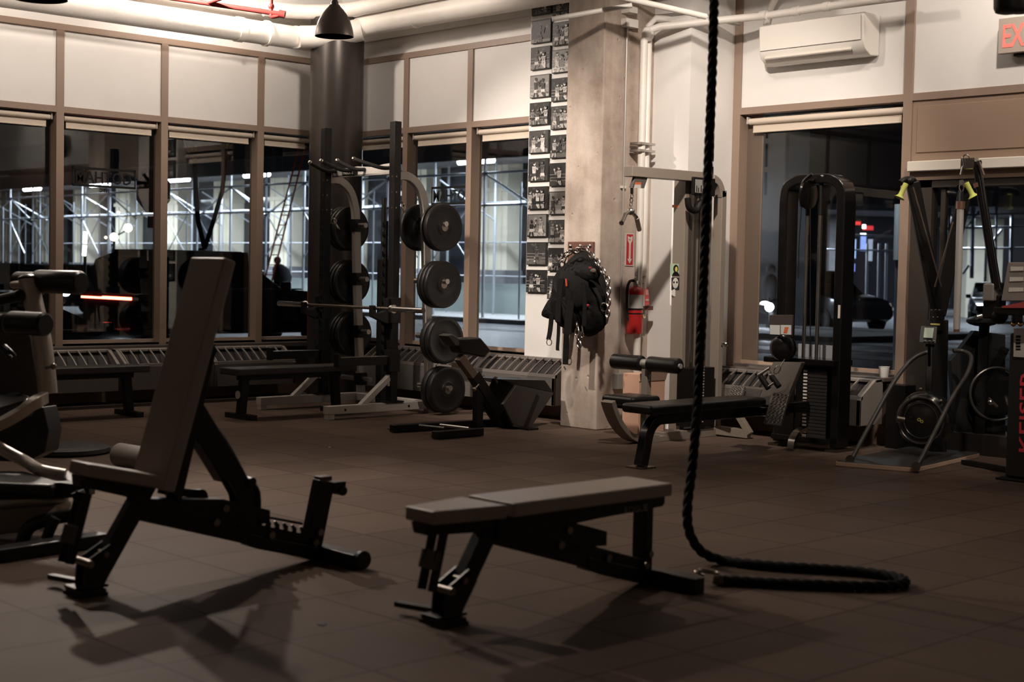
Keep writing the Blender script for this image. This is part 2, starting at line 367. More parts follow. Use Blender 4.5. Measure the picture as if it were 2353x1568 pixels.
# access panel over the entrance, shade, dark door frame
pn = MB().box((XC+.004, 2.6, 2.10), (XC+.06, 6.28, Z_LB)); struct('trim_9', pn, brownd)
pn = MB().box((XC-.006, 3.2, 2.315), (XC+.004, 6.235, 2.675)); struct('trim_10', pn, brownd, bev=.003)
d_ = sempty('door_1', (XC, 5.5, 0))
mb = MB().box((XC+.02, 6.10, 0), (XC+.12, 6.28, 2.12)).box((XC+.02, 4.90, 0), (XC+.12, 4.98, 2.12)).box((XC+.02, 3.5, 2.04), (XC+.12, 6.28, 2.12)).box((XC+.05, 6.0, 0), (XC+.1, 6.04, 2.04)).box((XC+.02, 4.9, 0), (XC+.12, 6.28, .16)).box((XC+.02, 3.5, 0), (XC+.12, 3.6, 2.1))
part('door_frame', mb, mat('dark_bronze', (.045, .036, .03), .4), d_, .003)
part('pane', MB().box((XC+.06, 4.98, .16), (XC+.068, 6.10, 2.04)), gm, d_)
part('pane', MB().box((XC+.06, 3.6, .16), (XC+.068, 4.9, 2.04)), gm, d_)
struct('wall_far_right', MB().box((XC, -4, 0), (XC+.18, 3.5, Z_C)).box((XC, 3.5, Z_UT), (XC+.18, 4.2, Z_C)), white)
# round steel column in the corner
struct('column', MB().cyl((9.05, 12.27, 0), (9.05, 12.27, 3.86), .272, seg=48), mat('column_metal', (.055, .048, .043), .33, .6, var=(2, .6, (.09, .075, .066))))
# bare concrete column
mb = MB().box((8.99, 8.47, 0), (9.90, 8.90, Z_C)); bmesh.ops.subdivide_edges(mb.bm, edges=mb.bm.edges[:], cuts=3, use_grid_fill=True)
struct('column_concrete', mb, cm, bev=.012)
# ---------------------------------------------------------------- roller shades
def shade(name, p0, p1, drop, inn, label, r=.026):
    """roller between p0 and p1, cloth hangs on the inner side"""
    t = thing(name, label, 'roller shade', p0, group='roller shades at the window heads')
    p0, p1, inn = V(p0), V(p1), V(inn)
    d = (p1-p0).normalized()
    part('roller', MB().cyl(p0, p1, r, seg=20), shadef, t)
    f0, f1 = p0+d*.03, p1-d*.03; off = -inn*.012
    part('cloth', MB().hexa([f0+off, f1+off, f1+off+inn*.003, f0+off+inn*.003] and [f0+off-V((0, 0, drop)), f1+off-V((0, 0, drop)), f1+off+inn*.004-V((0, 0, drop)), f0+off+inn*.004-V((0, 0, drop)), f0+off, f1+off, f1+off+inn*.004, f0+off+inn*.004]), shadef, t)
    part('hem_bar', MB().cyl(f0+off-V((0, 0, drop)), f1+off-V((0, 0, drop)), .008, seg=10), shadef, t)
    for q, s_ in ((p0, -1), (p1, 1)): part('bracket', MB().cbox(q+d*s_*.012+V((0, 0, .01)), (.012, .05, .06) if abs(d.x) > .5 else (.05, .012, .06)), mat('bracket_white', (.55, .5, .45), .4), t)
names = {0: '', 5: 'leftmost beige roller shade, over the window cut by the picture edge', 6: 'beige roller shade over the window with the mirrored black lettering and red tail light',
         7: 'beige roller shade over the window behind the upright incline bench', 8: 'beige roller shade over the narrow window just left of the round column'}
for i in range(4, len(edges)-1):
    a, b_ = edges[i]+HM, edges[i+1]-HM
    if i == len(edges)-2: b_ = 9.2
    shade('roller_shade', (a+.02, YA+.045, 2.675), (b_-.04, YA+.045, 2.675), .085, (0, -1, 0), names.get(i, 'beige roller shade on the window left of the picture edge'))
shade('roller_shade', (XB+.045, 11.82, 2.675), (XB+.045, 12.6, 2.675), .085, (-1, 0, 0), 'beige roller shade partly hidden behind the rack, just right of the round column')
shade('roller_shade', (XB+.045, 10.83, 2.675), (XB+.045, 11.66, 2.675), .085, (-1, 0, 0), 'beige roller shade over the window with lettering behind the top weight plates')
shade('roller_shade', (XB+.045, 9.87, 2.675), (XB+.045, 10.68, 2.675), .085, (-1, 0, 0), 'beige roller shade beside the white strip of boxing photographs')
shade('roller_shade', (XC+.045, 6.38, 2.66), (XC+.045, 7.90, 2.66), .09, (-1, 0, 0), 'wide cream roller shade under the wall air conditioner', .028)
t = thing('roller_shade', 'cream fabric shade cassette over the entrance below the brown panel', 'roller shade', (XC, 5, 2.2))
part('cassette', MB().box((XC-.07, 3.4, 2.165), (XC-.006, 6.275, 2.245)), mat('cream_cloth', (.72, .66, .58), .7), t, .008)
# ---------------------------------------------------------------- radiator covers
def radiator(label, P, along, L, prof, n_mat=grey_st, ends=(1, 1), bars=None):
    """P start point on the floor line of the wall, along = unit vector, prof = [(depth into the room, z)]"""
    P, along = V(P), V(along); inn = V((0, 0, 1)).cross(along)
    if inn.dot(V((4, 6, 0))-P) < 0: inn = -inn
    t = thing('radiator_cover', label, 'radiator cover', P, group='sloped radiator covers under the windows')
    W = lambda s_, d, z: P + along*s_ + inn*d + V((0, 0, z))
    (d0, z0), (d1, z1), (d2, z2), (d3, z3) = prof     # back top, grille top, grille bottom, foot of the front
    nrm = (W(0, d2, z2)-W(0, d1, z1)).normalized()
    fr = MB(); fr.prism([W(0, d0, z0), W(0, d1, z1), W(0, d2, z2), W(0, d3, z2-.03), W(0, d3, z3), W(0, d0, z3)], along*.035)
    fr.prism([W(L-.035, d0, z0), W(L-.035, d1, z1), W(L-.035, d2, z2), W(L-.035, d3, z2-.03), W(L-.035, d3, z3), W(L-.035, d0, z3)], along*.035)
    fr.hexa([W(0, d0, z0-.02), W(L, d0, z0-.02), W(L, d1, z1-.02), W(0, d1, z1-.02), W(0, d0, z0), W(L, d0, z0), W(L, d1, z1), W(0, d1, z1)])
    fr.beam(W(0, d2, z2-.014), W(L, d2, z2-.014), .028, .03)
    part('frame', fr, n_mat, t, .002)
    part('front_panel', MB().hexa([W(0, d3-.012, z3), W(L, d3-.012, z3), W(L, d3, z3), W(0, d3, z3), W(0, d3-.012, z2-.03), W(L, d3-.012, z2-.03), W(L, d3, z2-.03), W(0, d3, z2-.03)]), mat('panel_grey', (.13, .115, .105), .5), t)
    g = MB(); m_ = int((L-.07)/.098)
    for k in range(m_+1):
        s_ = .035 + (L-.07)*k/m_
        g.bar([W(s_, d1, z1), W(s_, (d1+d2)/2+.002, (z1+z2)/2+.006), W(s_, d2, z2)], .012, .012, 4, along)
    part('grille', g, n_mat, t)
    part('fin_core', MB().hexa([W(.03, d1-.05, z2-.10), W(L-.03, d1-.05, z2-.10), W(L-.03, d2-.02, z2-.10), W(.03, d2-.02, z2-.10), W(.03, d1-.05, z1-.035), W(L-.03, d1-.05, z1-.035), W(L-.03, d1-.02, z1-.035), W(.03, d1-.02, z1-.035)]), mat('fin_dark', (.03, .024, .022), .7), t)
    return t
PA = ((.10, .525), (.215, .512), (.40, .385), (.42, .14))
for x0, x1, l in ((3.4, 4.5, 'grey radiator cover under the first window past the picture edge'), (4.55, 5.6, 'grey radiator cover behind the roller machine, cut by the picture edge'),
                  (5.66, 6.755, 'light grey radiator cover directly behind the low flat bench by the windows'), (6.80, 7.72, 'light grey radiator cover under the red tail light window, behind the incline bench'),
                  (7.76, 8.72, 'dim grey radiator cover just left of the rack and round column')):
    radiator(l, (x0, YA, 0), (1, 0, 0), x1-x0, PA)
PB = ((.06, .55), (.16, .54), (.34, .415), (.36, .14))
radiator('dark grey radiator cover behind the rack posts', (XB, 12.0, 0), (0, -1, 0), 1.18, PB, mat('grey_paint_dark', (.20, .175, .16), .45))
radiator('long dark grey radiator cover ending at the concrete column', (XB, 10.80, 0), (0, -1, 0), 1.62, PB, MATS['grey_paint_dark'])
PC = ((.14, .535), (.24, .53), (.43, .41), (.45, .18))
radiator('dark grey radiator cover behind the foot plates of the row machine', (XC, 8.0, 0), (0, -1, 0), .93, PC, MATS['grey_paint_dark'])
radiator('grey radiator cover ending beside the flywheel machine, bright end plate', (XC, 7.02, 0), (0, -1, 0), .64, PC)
struct('trim_11', MB().box((XC-.17, 6.16, 0), (XC-.02, 6.33, .50)), blk, bev=.004)
tag(part('paper_cup', MB().rod((XC-.07, 6.42, Z_SILL-.03), (XC-.07, 6.42, Z_SILL+.055), [(0, .032), (.05, .034), (.98, .042), (1, .044), (1, .038), (.1, .03)]), mat('cup_white', (.8, .78, .75), .5)), 'small white cup standing on the dark sill at the window corner', 'cup')
struct('baseboard_left', MB().box((-3, 12.30, 0), (8.75, 12.36, .028)), mat('kick_strip', (.05, .04, .035), .5))
# ---------------------------------------------------------------- lettering on the glass (reads from the street)
vin = mat('window_vinyl', (.003, .003, .003), .9)
def sign_glass(label, orig, right, W_, H_, sub):
    t = thing('window_lettering', label, 'window sign', orig, group='black lettering on the window glass')
    o_, r = V(orig), V(right); z = V((0, 0, 1)); th = r.cross(z)*.002
    mb = MB(); b0 = .022
    for a, c in (((0, H_-b0), (W_, H_)), ((0, 0), (W_, b0))): mb.hexa([o_+r*a[0]+z*a[1], o_+r*c[0]+z*a[1], o_+r*c[0]+z*a[1]+th, o_+r*a[0]+z*a[1]+th, o_+r*a[0]+z*c[1], o_+r*c[0]+z*c[1], o_+r*c[0]+z*c[1]+th, o_+r*a[0]+z*c[1]+th])
    for a, c in (((0, 0), (.012, H_)), ((W_-.012, 0), (W_, H_))): mb.hexa([o_+r*a[0]+z*a[1], o_+r*c[0]+z*a[1], o_+r*c[0]+z*a[1]+th, o_+r*a[0]+z*a[1]+th, o_+r*a[0]+z*c[1], o_+r*c[0]+z*c[1], o_+r*c[0]+z*c[1]+th, o_+r*a[0]+z*c[1]+th])
    part('border', mb, vin, t)
    sc_ = H_*.86
    text('GOTHAM', sc_, o_+r*W_*.06+z*(H_*.2), r, z, vin, t, .001, sx=W_*.88/(sc_*4.25))
    text('NYC', .05, o_+r*W_*.5-z*.045, r, z, vin, t, .001, 'CENTER')
sign_glass('black mirrored company lettering in a thin border on the second window', (7.17, YA+.098, 2.055), (-1, 0, 0), .66, .185, 'NYC')
sign_glass('black mirrored company lettering on the window behind the round plates', (XB+.098, 10.80, 1.985), (0, 1, 0), .66, .185, 'NYC')
# ---------------------------------------------------------------- ducts and pipes
def pipe(name, label, pts, r, m=pipep, cat='pipe', n=0, bands=(), group=None, origin=None):
    t = thing(name, label, cat, pts[0], group=group)
    part('run', MB().tube(pts, r, 20, n), m, t)
    for a, b2, rr in bands: part('clamp', MB().cyl(a, b2, rr, seg=20), m, t)
    return t
cz = 3.65
pipe('duct_pipe', 'big white insulated pipe running above the left windows', [(-2.9, 12.45, cz), (8.35, 12.45, cz), (8.62, 12.40, cz), (8.86, 12.2, cz+.02), (9.12, 11.95, cz+.09)], .115, n=6,
     bands=[((7.95, 12.45, cz), (8.02, 12.45, cz), .124), ((8.28, 12.44, cz), (8.31, 12.44, cz), .13), ((5.2, 12.45, cz), (5.27, 12.45, cz), .124)])
pipe('duct_pipe', 'second white pipe behind and above the big one over the left windows', [(-2.9, 12.68, 3.93), (9.2, 12.68, 3.93)], .085)
pipe('duct_pipe', 'big white pipe running right from the round column over the windows', [(9.12, 12.1, 3.76), (9.18, 11.7, 3.80), (9.22, 9.0, 3.80), (9.22, 7.0, 3.9)], .11, bands=[((9.19, 11.2, 3.80), (9.195, 11.18, 3.80), .118)])
pipe('duct_pipe', 'upper white pipe crossing over the corner lamp', [(8.3, 12.5, 3.90), (9.0, 12.0, 3.93), (9.0, 9.4, 3.98)], .075, n=5)
rp = mat('sprinkler_red', (.50, .085, .075), .35)
t = thing('sprinkler_pipe', 'thin red sprinkler pipe in front of the white pipe', 'pipe', (6.2, 10.8, 3.5))
p0, p1 = at(330, -14, 11.6), at(650, 33, 11.6)
part('run', MB().cyl(p0, p1, .020), rp, t)
part('elbow', MB().rod(at(641, 31, 11.6), at(655, 34, 11.6), [(0, .022), (0, .03), (1, .03), (1, .0)]), rp, t)
part('drop', MB().cyl(at(623, -10, 11.6), at(623, 28, 11.6), .016).ball(at(623, 15, 11.6), .026).tube([at(624, 28, 11.6), at(624, 38, 11.6), at(636, 37, 11.6), at(648, 33, 11.6)], .016, 10, 4), rp, t)
part('branch', MB().cyl(at(478, 6, 11.6), at(560, -22, 11.2), .018), rp, t)
t = thing('sprinkler_line', 'thin white pipes crossing in front of the concrete column top', 'pipe', (9.0, 9.0, 3.6))
for a, b2, r in ((at(1268, 44, 11.9), at(1452, 12, 11.9), .021), (at(1395, -14, 11.6), at(1622, 38, 11.9), .024), (at(1440, -8, 12.3), at(1700, 58, 12.4), .015)): part('run', MB().cyl(a, b2, r), pipep, t)
part('bracket', MB().cbox(at(1446, 24, 12.35), (.10, .10, .05)), pipep, t)
t = thing('steam_pipe', 'pair of white pipes dropping down the concrete column side', 'pipe', (9.5, 8.38, 0), group='white vertical pipes')
part('run', MB().tube([(9.36, 8.36, .36), (9.36+.0, 8.36, 3.30), (9.38, 8.35, 3.38), (9.47, 8.28, 3.42), onX(1660, 46, 9.75), onX(1760, 36, 9.9), onX(1880, 18, 9.9), onX(2110, -12, 9.9)], .032, 16), pipep, t)
bm_x = 9.44
part('run', MB().tube([(bm_x, 8.38, .95), (bm_x, 8.38, 3.44), (9.5, 8.36, 3.5), (9.9, 8.2, 3.52)], .030, 16), pipep, t)
part('elbow', MB().torus((9.385, 8.34, 3.355), (0, 1, 0), .03, .034, 14, 10), pipep, t)
for zz in (2.42, 2.36): part('clamp', MB().box((9.30, 8.32, zz), (9.49, 8.44, zz+.02)), steel, t)
part('rust_clamp', MB().box((9.33, 8.31, 1.02), (9.50, 8.43, 1.055)), mat('rust', (.10, .035, .02), .7), t)
for px in (1748, 1822, 1893, 2026): part('coupling', MB().cyl(onX(px, 1760 and (46-(px-1660)*.118 if px < 1790 else 36-(px-1760)*.148), 9.9 if px > 1790 else 9.88), onX(px+14, (46-(px+14-1660)*.118 if px < 1790 else 36-(px-1746)*.148), 9.9 if px > 1790 else 9.88), .038), pipep, t)
t = thing('conduit', 'slim grey conduit running down the concrete column to an outlet', 'conduit', (9.25, 8.45, .4))
part('run', MB().cyl((9.245, 8.452, .46), (9.245, 8.452, 3.41), .0095), mat('conduit_grey', (.45, .42, .39), .4, .4), t)
part('top_box', MB().box((9.18, 8.40, 3.40), (9.33, 8.468, 3.47)), pipep, t, .004)
part('strap', MB().box((9.22, 8.445, 2.05), (9.27, 8.468, 2.07)), pipep, t)
part('outlet_box', MB().box((9.18, 8.405, .345), (9.32, 8.468, .475)), mat('box_grey', (.30, .28, .26), .45, .3), t, .004)
part('socket', MB().cyl((9.28, 8.404, .435), (9.28, 8.398, .435), .022), mat('socket_white', (.6, .57, .53), .5), t); part('socket', MB().cyl((9.28, 8.404, .385), (9.28, 8.398, .385), .022), MATS['socket_white'], t)
# ---------------------------------------------------------------- air conditioner, exit sign, pendants
t = thing('air_conditioner', 'white wall mounted split air conditioner above the big window', 'air conditioner', (XC, 7.1, 3.1))
acw = mat('ac_white', (.80, .76, .70), .3)
yl, yr = 7.62, 6.60
prof = [(XC, 3.10), (XC-.12, 3.09), (XC-.20, 3.14), (XC-.225, 3.20), (XC-.235, 3.40), (XC-.21, 3.425), (XC, 3.425)]
part('housing', MB().prism([(x, yl, z) for x, z in prof], (0, yr-yl, 0)), acw, t, .012, seg=3)
part('front_panel', MB().hexa([(XC-.232, yl-.02, 3.205), (XC-.232, yr+.02, 3.205), (XC-.243, yr+.02, 3.405), (XC-.243, yl-.02, 3.405), (XC-.238, yl-.02, 3.205), (XC-.238, yr+.02, 3.205), (XC-.249, yr+.02, 3.405), (XC-.249, yl-.02, 3.405)]), acw, t, .003)
part('louver', MB().beam((XC-.205, yl-.06, 3.155), (XC-.205, yr+.12, 3.155), .012, .055, (-1, 0, -1)), mat('ac_louver', (.70, .65, .58), .4), t)
part('hose', MB().tube([(XC-.05, yl+.01, 3.2), (XC-.06, yl+.06, 3.3), (XC-.05, yl+.055, 3.5), (XC-.10, yl-.04, 3.62), (XC-.2, yl-.25, 3.78)], .028, 14, 6), pipep, t)
t = thing('exit_sign', 'grey EXIT sign with red letters cut by the picture edge', 'exit sign', (XC, 5.35, 3.0))
e0 = onX(2295, 48, 10.08); zb = onX(2295, 124, 10.08).z
part('housing', MB().box((10.08, e0.y, zb), (10.14, e0.y-.36, e0.z+.015)), mat('exit_grey', (.42, .35, .30), .5), t, .004)
part('mount', MB().box((10.13, e0.y-.10, zb-.02), (XC+.02, e0.y-.26, e0.z)), blk, t)
text('EXIT', .235, (10.078, e0.y-.028, zb+.045), (0, -1, 0), (0, 0, 1), mat('exit_red', (.7, .1, .08), .5, emit=((1, .22, .16), .65)), t, .002, sx=.62)
def pendant(label, D, px, py, rad, rot=0):
    c = at(px, py, D); t = thing('pendant_lamp', label, 'pendant lamp', c, group='grey dome pendant lamps')
    H_ = rad*1.62
    prof = [(0, 1.0), (.03, 1.0), (.12, .985), (.3, .93), (.5, .82), (.7, .64), (.85, .46), (.95, .30), (1., .26)]
    sh = MB().rod(c, c+V((0, 0, H_)), [(t_, r*rad) for t_, r in prof] + [(.985, .24*rad), (.93, .28*rad), (.69, .62*rad), (.49, .80*rad), (.12, .965*rad), (.0, .985*rad)], 40)
    part('lamp_shade', sh, mat('pendant_grey', (.42, .385, .36), .35, .5), t)
    part('cap', MB().rod(c+V((0, 0, H_*.93)), c+V((0, 0, H_+.10)), [(0, .2*rad), (.3, .2*rad), (.5, .12*rad), (1, .10*rad)]), steel, t)
    part('cord', MB().cyl(c+V((0, 0, H_+.09)), (c.x, c.y, Z_C), .005), blk, t)
    return t
pendant('grey metal dome pendant lamp hanging before the round column', 11.0, 768, 84, .145)
pendant('grey dome pendant lamp with only its rim showing at the picture top', 8.5, 90, -2, .16)
tag(part('loudspeaker', MB().rod(at(2318, -30, 8.0), at(2318, 30, 8.0) + V((0, 0, 0)), [(0, .08), (.8, .08), (.95, .072), (1, .05), (1, 0)], 28).rod(at(2345, -30, 8.0), at(2345, 29, 8.0), [(0, .08), (.8, .08), (.95, .072), (1, .05), (1, 0)], 28), blk), 'dark round-cornered fixture hanging above the EXIT sign', 'ceiling fixture')
# ================================================================ THE STREET OUTSIDE
ZG = -.2
struct('ground_street', MB().box((-30, 13.06, ZG-.1), (130, 140, ZG)).box((10.40, -40, ZG-.1), (130, 13.06, ZG)), asphalt)
struct('ground_pavement', MB().box((29.4, 20, ZG), (36, 130, ZG+.14)), concrete_out)
struct('ground_pavement_far', MB().box((59, 30, ZG), (70, 80, ZG+.14)), concrete_out)
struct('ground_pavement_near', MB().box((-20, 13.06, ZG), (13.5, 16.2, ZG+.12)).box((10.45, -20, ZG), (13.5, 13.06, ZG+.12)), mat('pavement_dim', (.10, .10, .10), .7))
paintw = mat('road_paint', (.35, .35, .34), .6)
cw = MB()
for k in range(7): cw.box((24+k*2.6, 13.5+k*.2, ZG), (25.1+k*2.6, 25, ZG+.006))
struct('ground_crosswalk', cw, paintw)
# --- the building across the avenue: pale stone piers, dark shopfronts
bld = thing('building', 'building across the avenue with pale stone piers behind the scaffold', 'building', (36, 45, ZG))
part('wall', MB().box((35.2, 25, ZG), (36.2, 120, 20)), darkwall, bld)
y = 28.2
for k in range(16):
    wd = 1.35
    p_ = part('pier', MB().box((34.5, y, ZG+1.6), (35.3, y+wd, 6.2)).box((34.42, y-.06, 4.1), (35.3, y+wd+.06, 4.25)).box((34.45, y+.3, ZG+1.6), (34.52, y+.36, 6)).box((34.45, y+wd-.36, ZG+1.6), (34.52, y+wd-.3, 6)), stone, bld)
    part('pier_base', MB().box((34.35, y-.1, ZG), (35.3, y+wd+.1, ZG+1.6)), stoned, bld)
    y += 4.35
sg = mat('shop_glass', (.02, .022, .026), .1)
shopglow = mat('shop_light', (1, .7, .4), .5, emit=((1, .62, .34), 1.6))
y = 28.2+1.35
for k in range(15):
    part('window', MB().box((35.1, y+.2, .9), (35.16, y+2.8, 4.3)), sg, bld); y += 4.35
part('string_course', MB().box((34.3, 25, 6.2), (35.4, 120, 6.6)), stoned, bld)
upw = mat('lit_window', (1, .85, .6), .5, emit=((1, .82, .6), 2.5))
random.seed(3)
for k in range(26):
    yy = 28+k*2.4
    if random.random() < .45: part('lit_window', MB().box((35.12, yy, 7.4), (35.2, yy+.9, 8.3)), upw, bld)
bar_ = MB().box((33.4, 26, ZG+.0), (33.5, 75, ZG+1.15))
tag(part('hoarding', bar_, mat('hoarding_green', (.22, .26, .24), .7)), 'low pale green hoarding along the far pavement', 'hoarding')
# --- sidewalk shed
sh = thing('scaffold', 'galvanised sidewalk shed scaffold with cross braces across the avenue', 'scaffold', (31, 45, ZG))
zt = 4.35
ys = [28.4+2.35*k for k in range(20)]
for k, yy in enumerate(ys):
    for X in (30.0, 32.6):
        part('post', MB().cyl((X, yy, ZG+.14), (X, yy, 4.9), .045, seg=8).cyl((X, yy+.75, ZG+.14), (X, yy+.75, 4.0), .03, seg=8) if X < 31 else MB().cyl((X, yy, ZG+.14), (X, yy, 4.9), .04, seg=8), galv, sh)
    if k < 19:
        y2 = ys[k+1]
        mb = MB().cyl((30.0, yy, 3.2 if k % 2 else 4.3), (30.0, y2, 4.3 if k % 2 else 3.2), .03, seg=6)
        if k % 3 != 1: mb.cyl((30.0, yy+.75, 1.7), (30.0, y2, 3.3), .022, seg=6).cyl((30.0, yy+.75, 3.3), (30.0, y2, 1.7), .022, seg=6)
        mb.cyl((30.2, yy, 4.2), (32.6, yy, 3.0), .025, seg=6)
        part('brace', mb, galv, sh)
part('ledger', MB().cyl((30, 28, 3.35), (30, 73, 3.35), .04, seg=8), galv, sh)
part('ledger', MB().cyl((30, 28, 4.32), (30, 73, 4.32), .04, seg=8), galv, sh)
part('ledger', MB().cyl((32.6, 28, 3.6), (32.6, 73, 3.6), .035, seg=8), galv, sh)
for z_, X_ in ((1.2, 32.6), (2.3, 32.6)): part('rail', MB().cyl((X_, 28, z_), (X_, 73, z_), .02, seg=6), galv, sh)
part('deck', MB().box((29.6, 27.5, 5.0), (34.2, 74, 5.25)).box((29.6, 27.5, 4.7), (29.75, 74, 5.0)), mat('deck_plank', (.16, .16, .17), .8), sh)
part('parapet', MB().box((29.5, 27.5, 5.25), (29.6, 74, 6.6)), mat('parapet_dark', (.05, .05, .055), .7), sh)
for yy in SHED_LIGHTS: part('light_tube', MB().cyl((30.6, yy-.8, 4.76), (30.6, yy+.8, 4.76), .08, seg=10), tubeglow, sh)
part('netting', MB().box((29.52, 44, 5.3), (29.54, 74, 12)), mat('net_grey', (.10, .09, .085), .8), sh)
# --- ladder, worker
lo = mat('ladder_orange', (.55, .07, .03), .5)
t = thing('ladder', 'long orange ladder leaning on the scaffold across the avenue', 'ladder', (29, 41, ZG))
a0, a1 = at(593, 700, 44), at(688, 335, 44); off = at(611, 700, 44)-a0
for s_ in (0, 1): part('rail', MB().beam(a0+off*s_, a1+off*s_*.8, .10, .05), lo, t)
rg = MB()
for k in range(1, 16): rg.cyl(a0.lerp(a1, k/16), (a0+off).lerp(a1+off*.8, k/16), .018, seg=6)
part('rung', rg, lo, t)
# person behind the ladder: bent, dark coat
def person_dark(px, py, D, H_, label):
    g = at(px, py, D); g.z = ZG+.14; t = thing('person', label, 'person', (g.x, g.y, g.z))
    X, Z = RT, V((0, 0, 1))
    B = lambda r, z: g + X*r + Z*z
    mb = MB()
    mb.rings([[B(cx_, z)+X*rx*math.cos(a)+FW.cross(Z).cross(Z)*0+V((FW.x, FW.y, 0))*ry*math.sin(a) for a in [k*2*PI/14 for k in range(14)]] for z, cx_, rx, ry in
              ((.0, .05, .10, .12), (.45, .06, .14, .14), (.85, .08, .26, .20), (1.1, .08, .30, .22), (1.35, .03, .27, .2), (1.48, -.03, .14, .13), (1.52, -.06, .07, .07))])
    part('coat', mb, mat('coat_black', (.012, .012, .015), .8), t)
    part('head', MB().ball(B(-.08, 1.62), .115, 12, (1, 1, 1.15)), mat('hood_black', (.015, .015, .018), .8), t)
person_dark(642, 716, 46, 1.75, 'person in a dark hooded coat standing near the orange ladder')
# --- trees in front of the scaffold
bark = mat('bark', (.03, .026, .022), .9, bump=(8, .5))
def tree(px, D, label, seed):
    random.seed(seed); b0 = at(px, 612, D); b0.z = ZG
    t = thing('street_tree', label, 'tree', b0, group='bare street trees')
    def limb(p, d, L, r, depth, mb):
        q = [p]
        for k in range(4): d = (d + V((random.uniform(-.14, .14), random.uniform(-.14, .14), .08))).normalized(); q.append(q[-1]+d*L/4)
        mb.tube(q, r, 6)
        if depth:
            for k in range(2 if depth > 1 else 3):
                a = random.uniform(-1, 1); nd = (d + RT*a*.8 + V((random.uniform(-.3, .3), random.uniform(-.3, .3), .3))).normalized()
                limb(q[-1] if k else q[3], nd, L*.8, r*.6, depth-1, mb)
    tr_ = MB(); limb(b0, V((0, 0, 1)), 1.9, .07, 0, tr_); part('trunk', tr_, bark, t)
    br = MB(); top = b0+V((0, 0, 1.85))
    for s_ in (-1, 1): limb(top, (V((0, 0, 1))+RT*.36*s_).normalized(), 2.2, .045, 2, br)
    part('branches', br, bark, t)
tree(470, 27, 'bare forked street tree seen behind the incline bench', 5)
# --- cars
def car(label, loc, heading, body, L=4.7, Wd=1.9, H_=1.7, tail=None, head=None, roof=(.26, .80), name='car'):
    """x forward, y left, origin on the road under the middle of the car"""
    t = thing(name, label, 'car', loc, heading); h = Wd/2; g = .28
    lo_ = [(-L/2, .35), (-L/2, H_*.60), (-L/2+.12, H_*.66), (L/2-1.15, H_*.64), (L/2-.1, H_*.53), (L/2, H_*.42), (L/2, .35)]
    R = []
    for x, z in ((-L/2, .45), (-L/2+.03, .35)): pass
    secs = [(-L/2, .42, H_*.58, .90), (-L/2+.1, .30, H_*.63, .97), (-L/4, .28, H_*.64, 1), (L/8, .28, H_*.63, 1), (L/2-1.2, .28, H_*.60, 1), (L/2-.35, .30, H_*.53, .95), (L/2, .40, H_*.44, .82)]
    for x, z0, z1, ww in secs:
        y_ = h*ww; R.append([V(q) for q in ((x, -y_, z0+.1), (x, -y_*.9, z0), (x, y_*.9, z0), (x, y_, z0+.1), (x, y_, z1-.18), (x, y_*.94, z1), (x, -y_*.94, z1), (x, -y_, z1-.18))])
    part('body', MB().rings(R), body, t, .03, local=True)
    xr0, xr1 = -L/2+roof[0]*L*.35, -L/2+roof[1]*L*.82
    G = []
    for x, z in ((-L/2+.08, H_*.62), (xr0+.15, H_*.90), (xr0+.55, H_*.985), (0, H_), (xr1-.9, H_*.97), (xr1, H_*.62)):
        wt = .80 if z > H_*.8 else .93
        G.append([V((x, -h*.93, H_*.60)), V((x, -h*wt, z)), V((x, h*wt, z)), V((x, h*.93, H_*.60))])
    part('cabin', MB().rings(G, sm=False), cargl, t, .04, local=True)
    part('roof', MB().cbox((( xr0+xr1)/2-.15, 0, H_*.992), (L*.38, Wd*.72, .05)), body, t, .02, local=True)
    for sx_ in (-L*.31, L*.31):
        for sy in (-1, 1):
            wl = part('wheel', MB().rod((sx_, sy*(h-.22), .34), (sx_, sy*(h+.01), .34), [(0, .0), (0, .33), (.2, .345), (.8, .345), (1, .32), (1, .24), (.85, .23), (.85, 0)], 24), mat('tyre', (.012, .012, .012), .8), t, local=True)
            part('hub', MB().rod((sx_, sy*(h-.06), .34), (sx_, sy*(h+.0), .34), [(0, .22), (1, .21), (1, .05), (.6, 0)], 10), mat('hubcap', (.35, .35, .37), .3, .8), wl, local=True)
    if tail:
        part('tail_light', MB().box((-L/2-.03, -h*.92, H_*.50), (-L/2+.02, h*.10, H_*.50+.05)), tail, t, local=True)
        part('tail_light', MB().box((-L/2-.03, h*.12, H_*.50), (-L/2+.02, h*.92, H_*.50+.035)), tail, t, local=True)
    if head:
        for s_ in (-1, 1): part('headlight', MB().ball((L/2-.06, s_*h*.68, H_*.44), .11, 10, (1, 1.3, .6)), head, t, local=True)
    part('mirror', MB().box((L*.12, -h-.16, H_*.60), (L*.12+.14, -h+.02, H_*.70)), body, t, .02, local=True)
    part('window_trim', MB().box((-L*.40, -h*.985, H_*.615), (L*.22, -h*.965, H_*.63)), chrome, t, local=True)
    return t
tail = mat('tail_glow', (1, .05, .03), .4, emit=((1, .07, .04), 30))
headg = mat('head_glow', (1, 1, 1), .3, emit=((.80, .86, 1), 45))
car('black SUV with a glowing red rear light bar outside the second window', (15.35, 24.3, ZG), 0, carblk, 5.0, 1.95, 1.80, tail=tail, roof=(.02, .78))
car('dark car nearer the glass below the red light bar', (8.2, 17.6, ZG), 0, carblk, 4.4, 1.8, 1.15, tail=mat('tail_dim', (1, .05, .05), .4, emit=((1, .08, .05), 3)))
car('silver grey car parked across the street at the picture edge', (17.6, 44, ZG), -1.2, cargrey, 4.6, 1.85, 1.6)
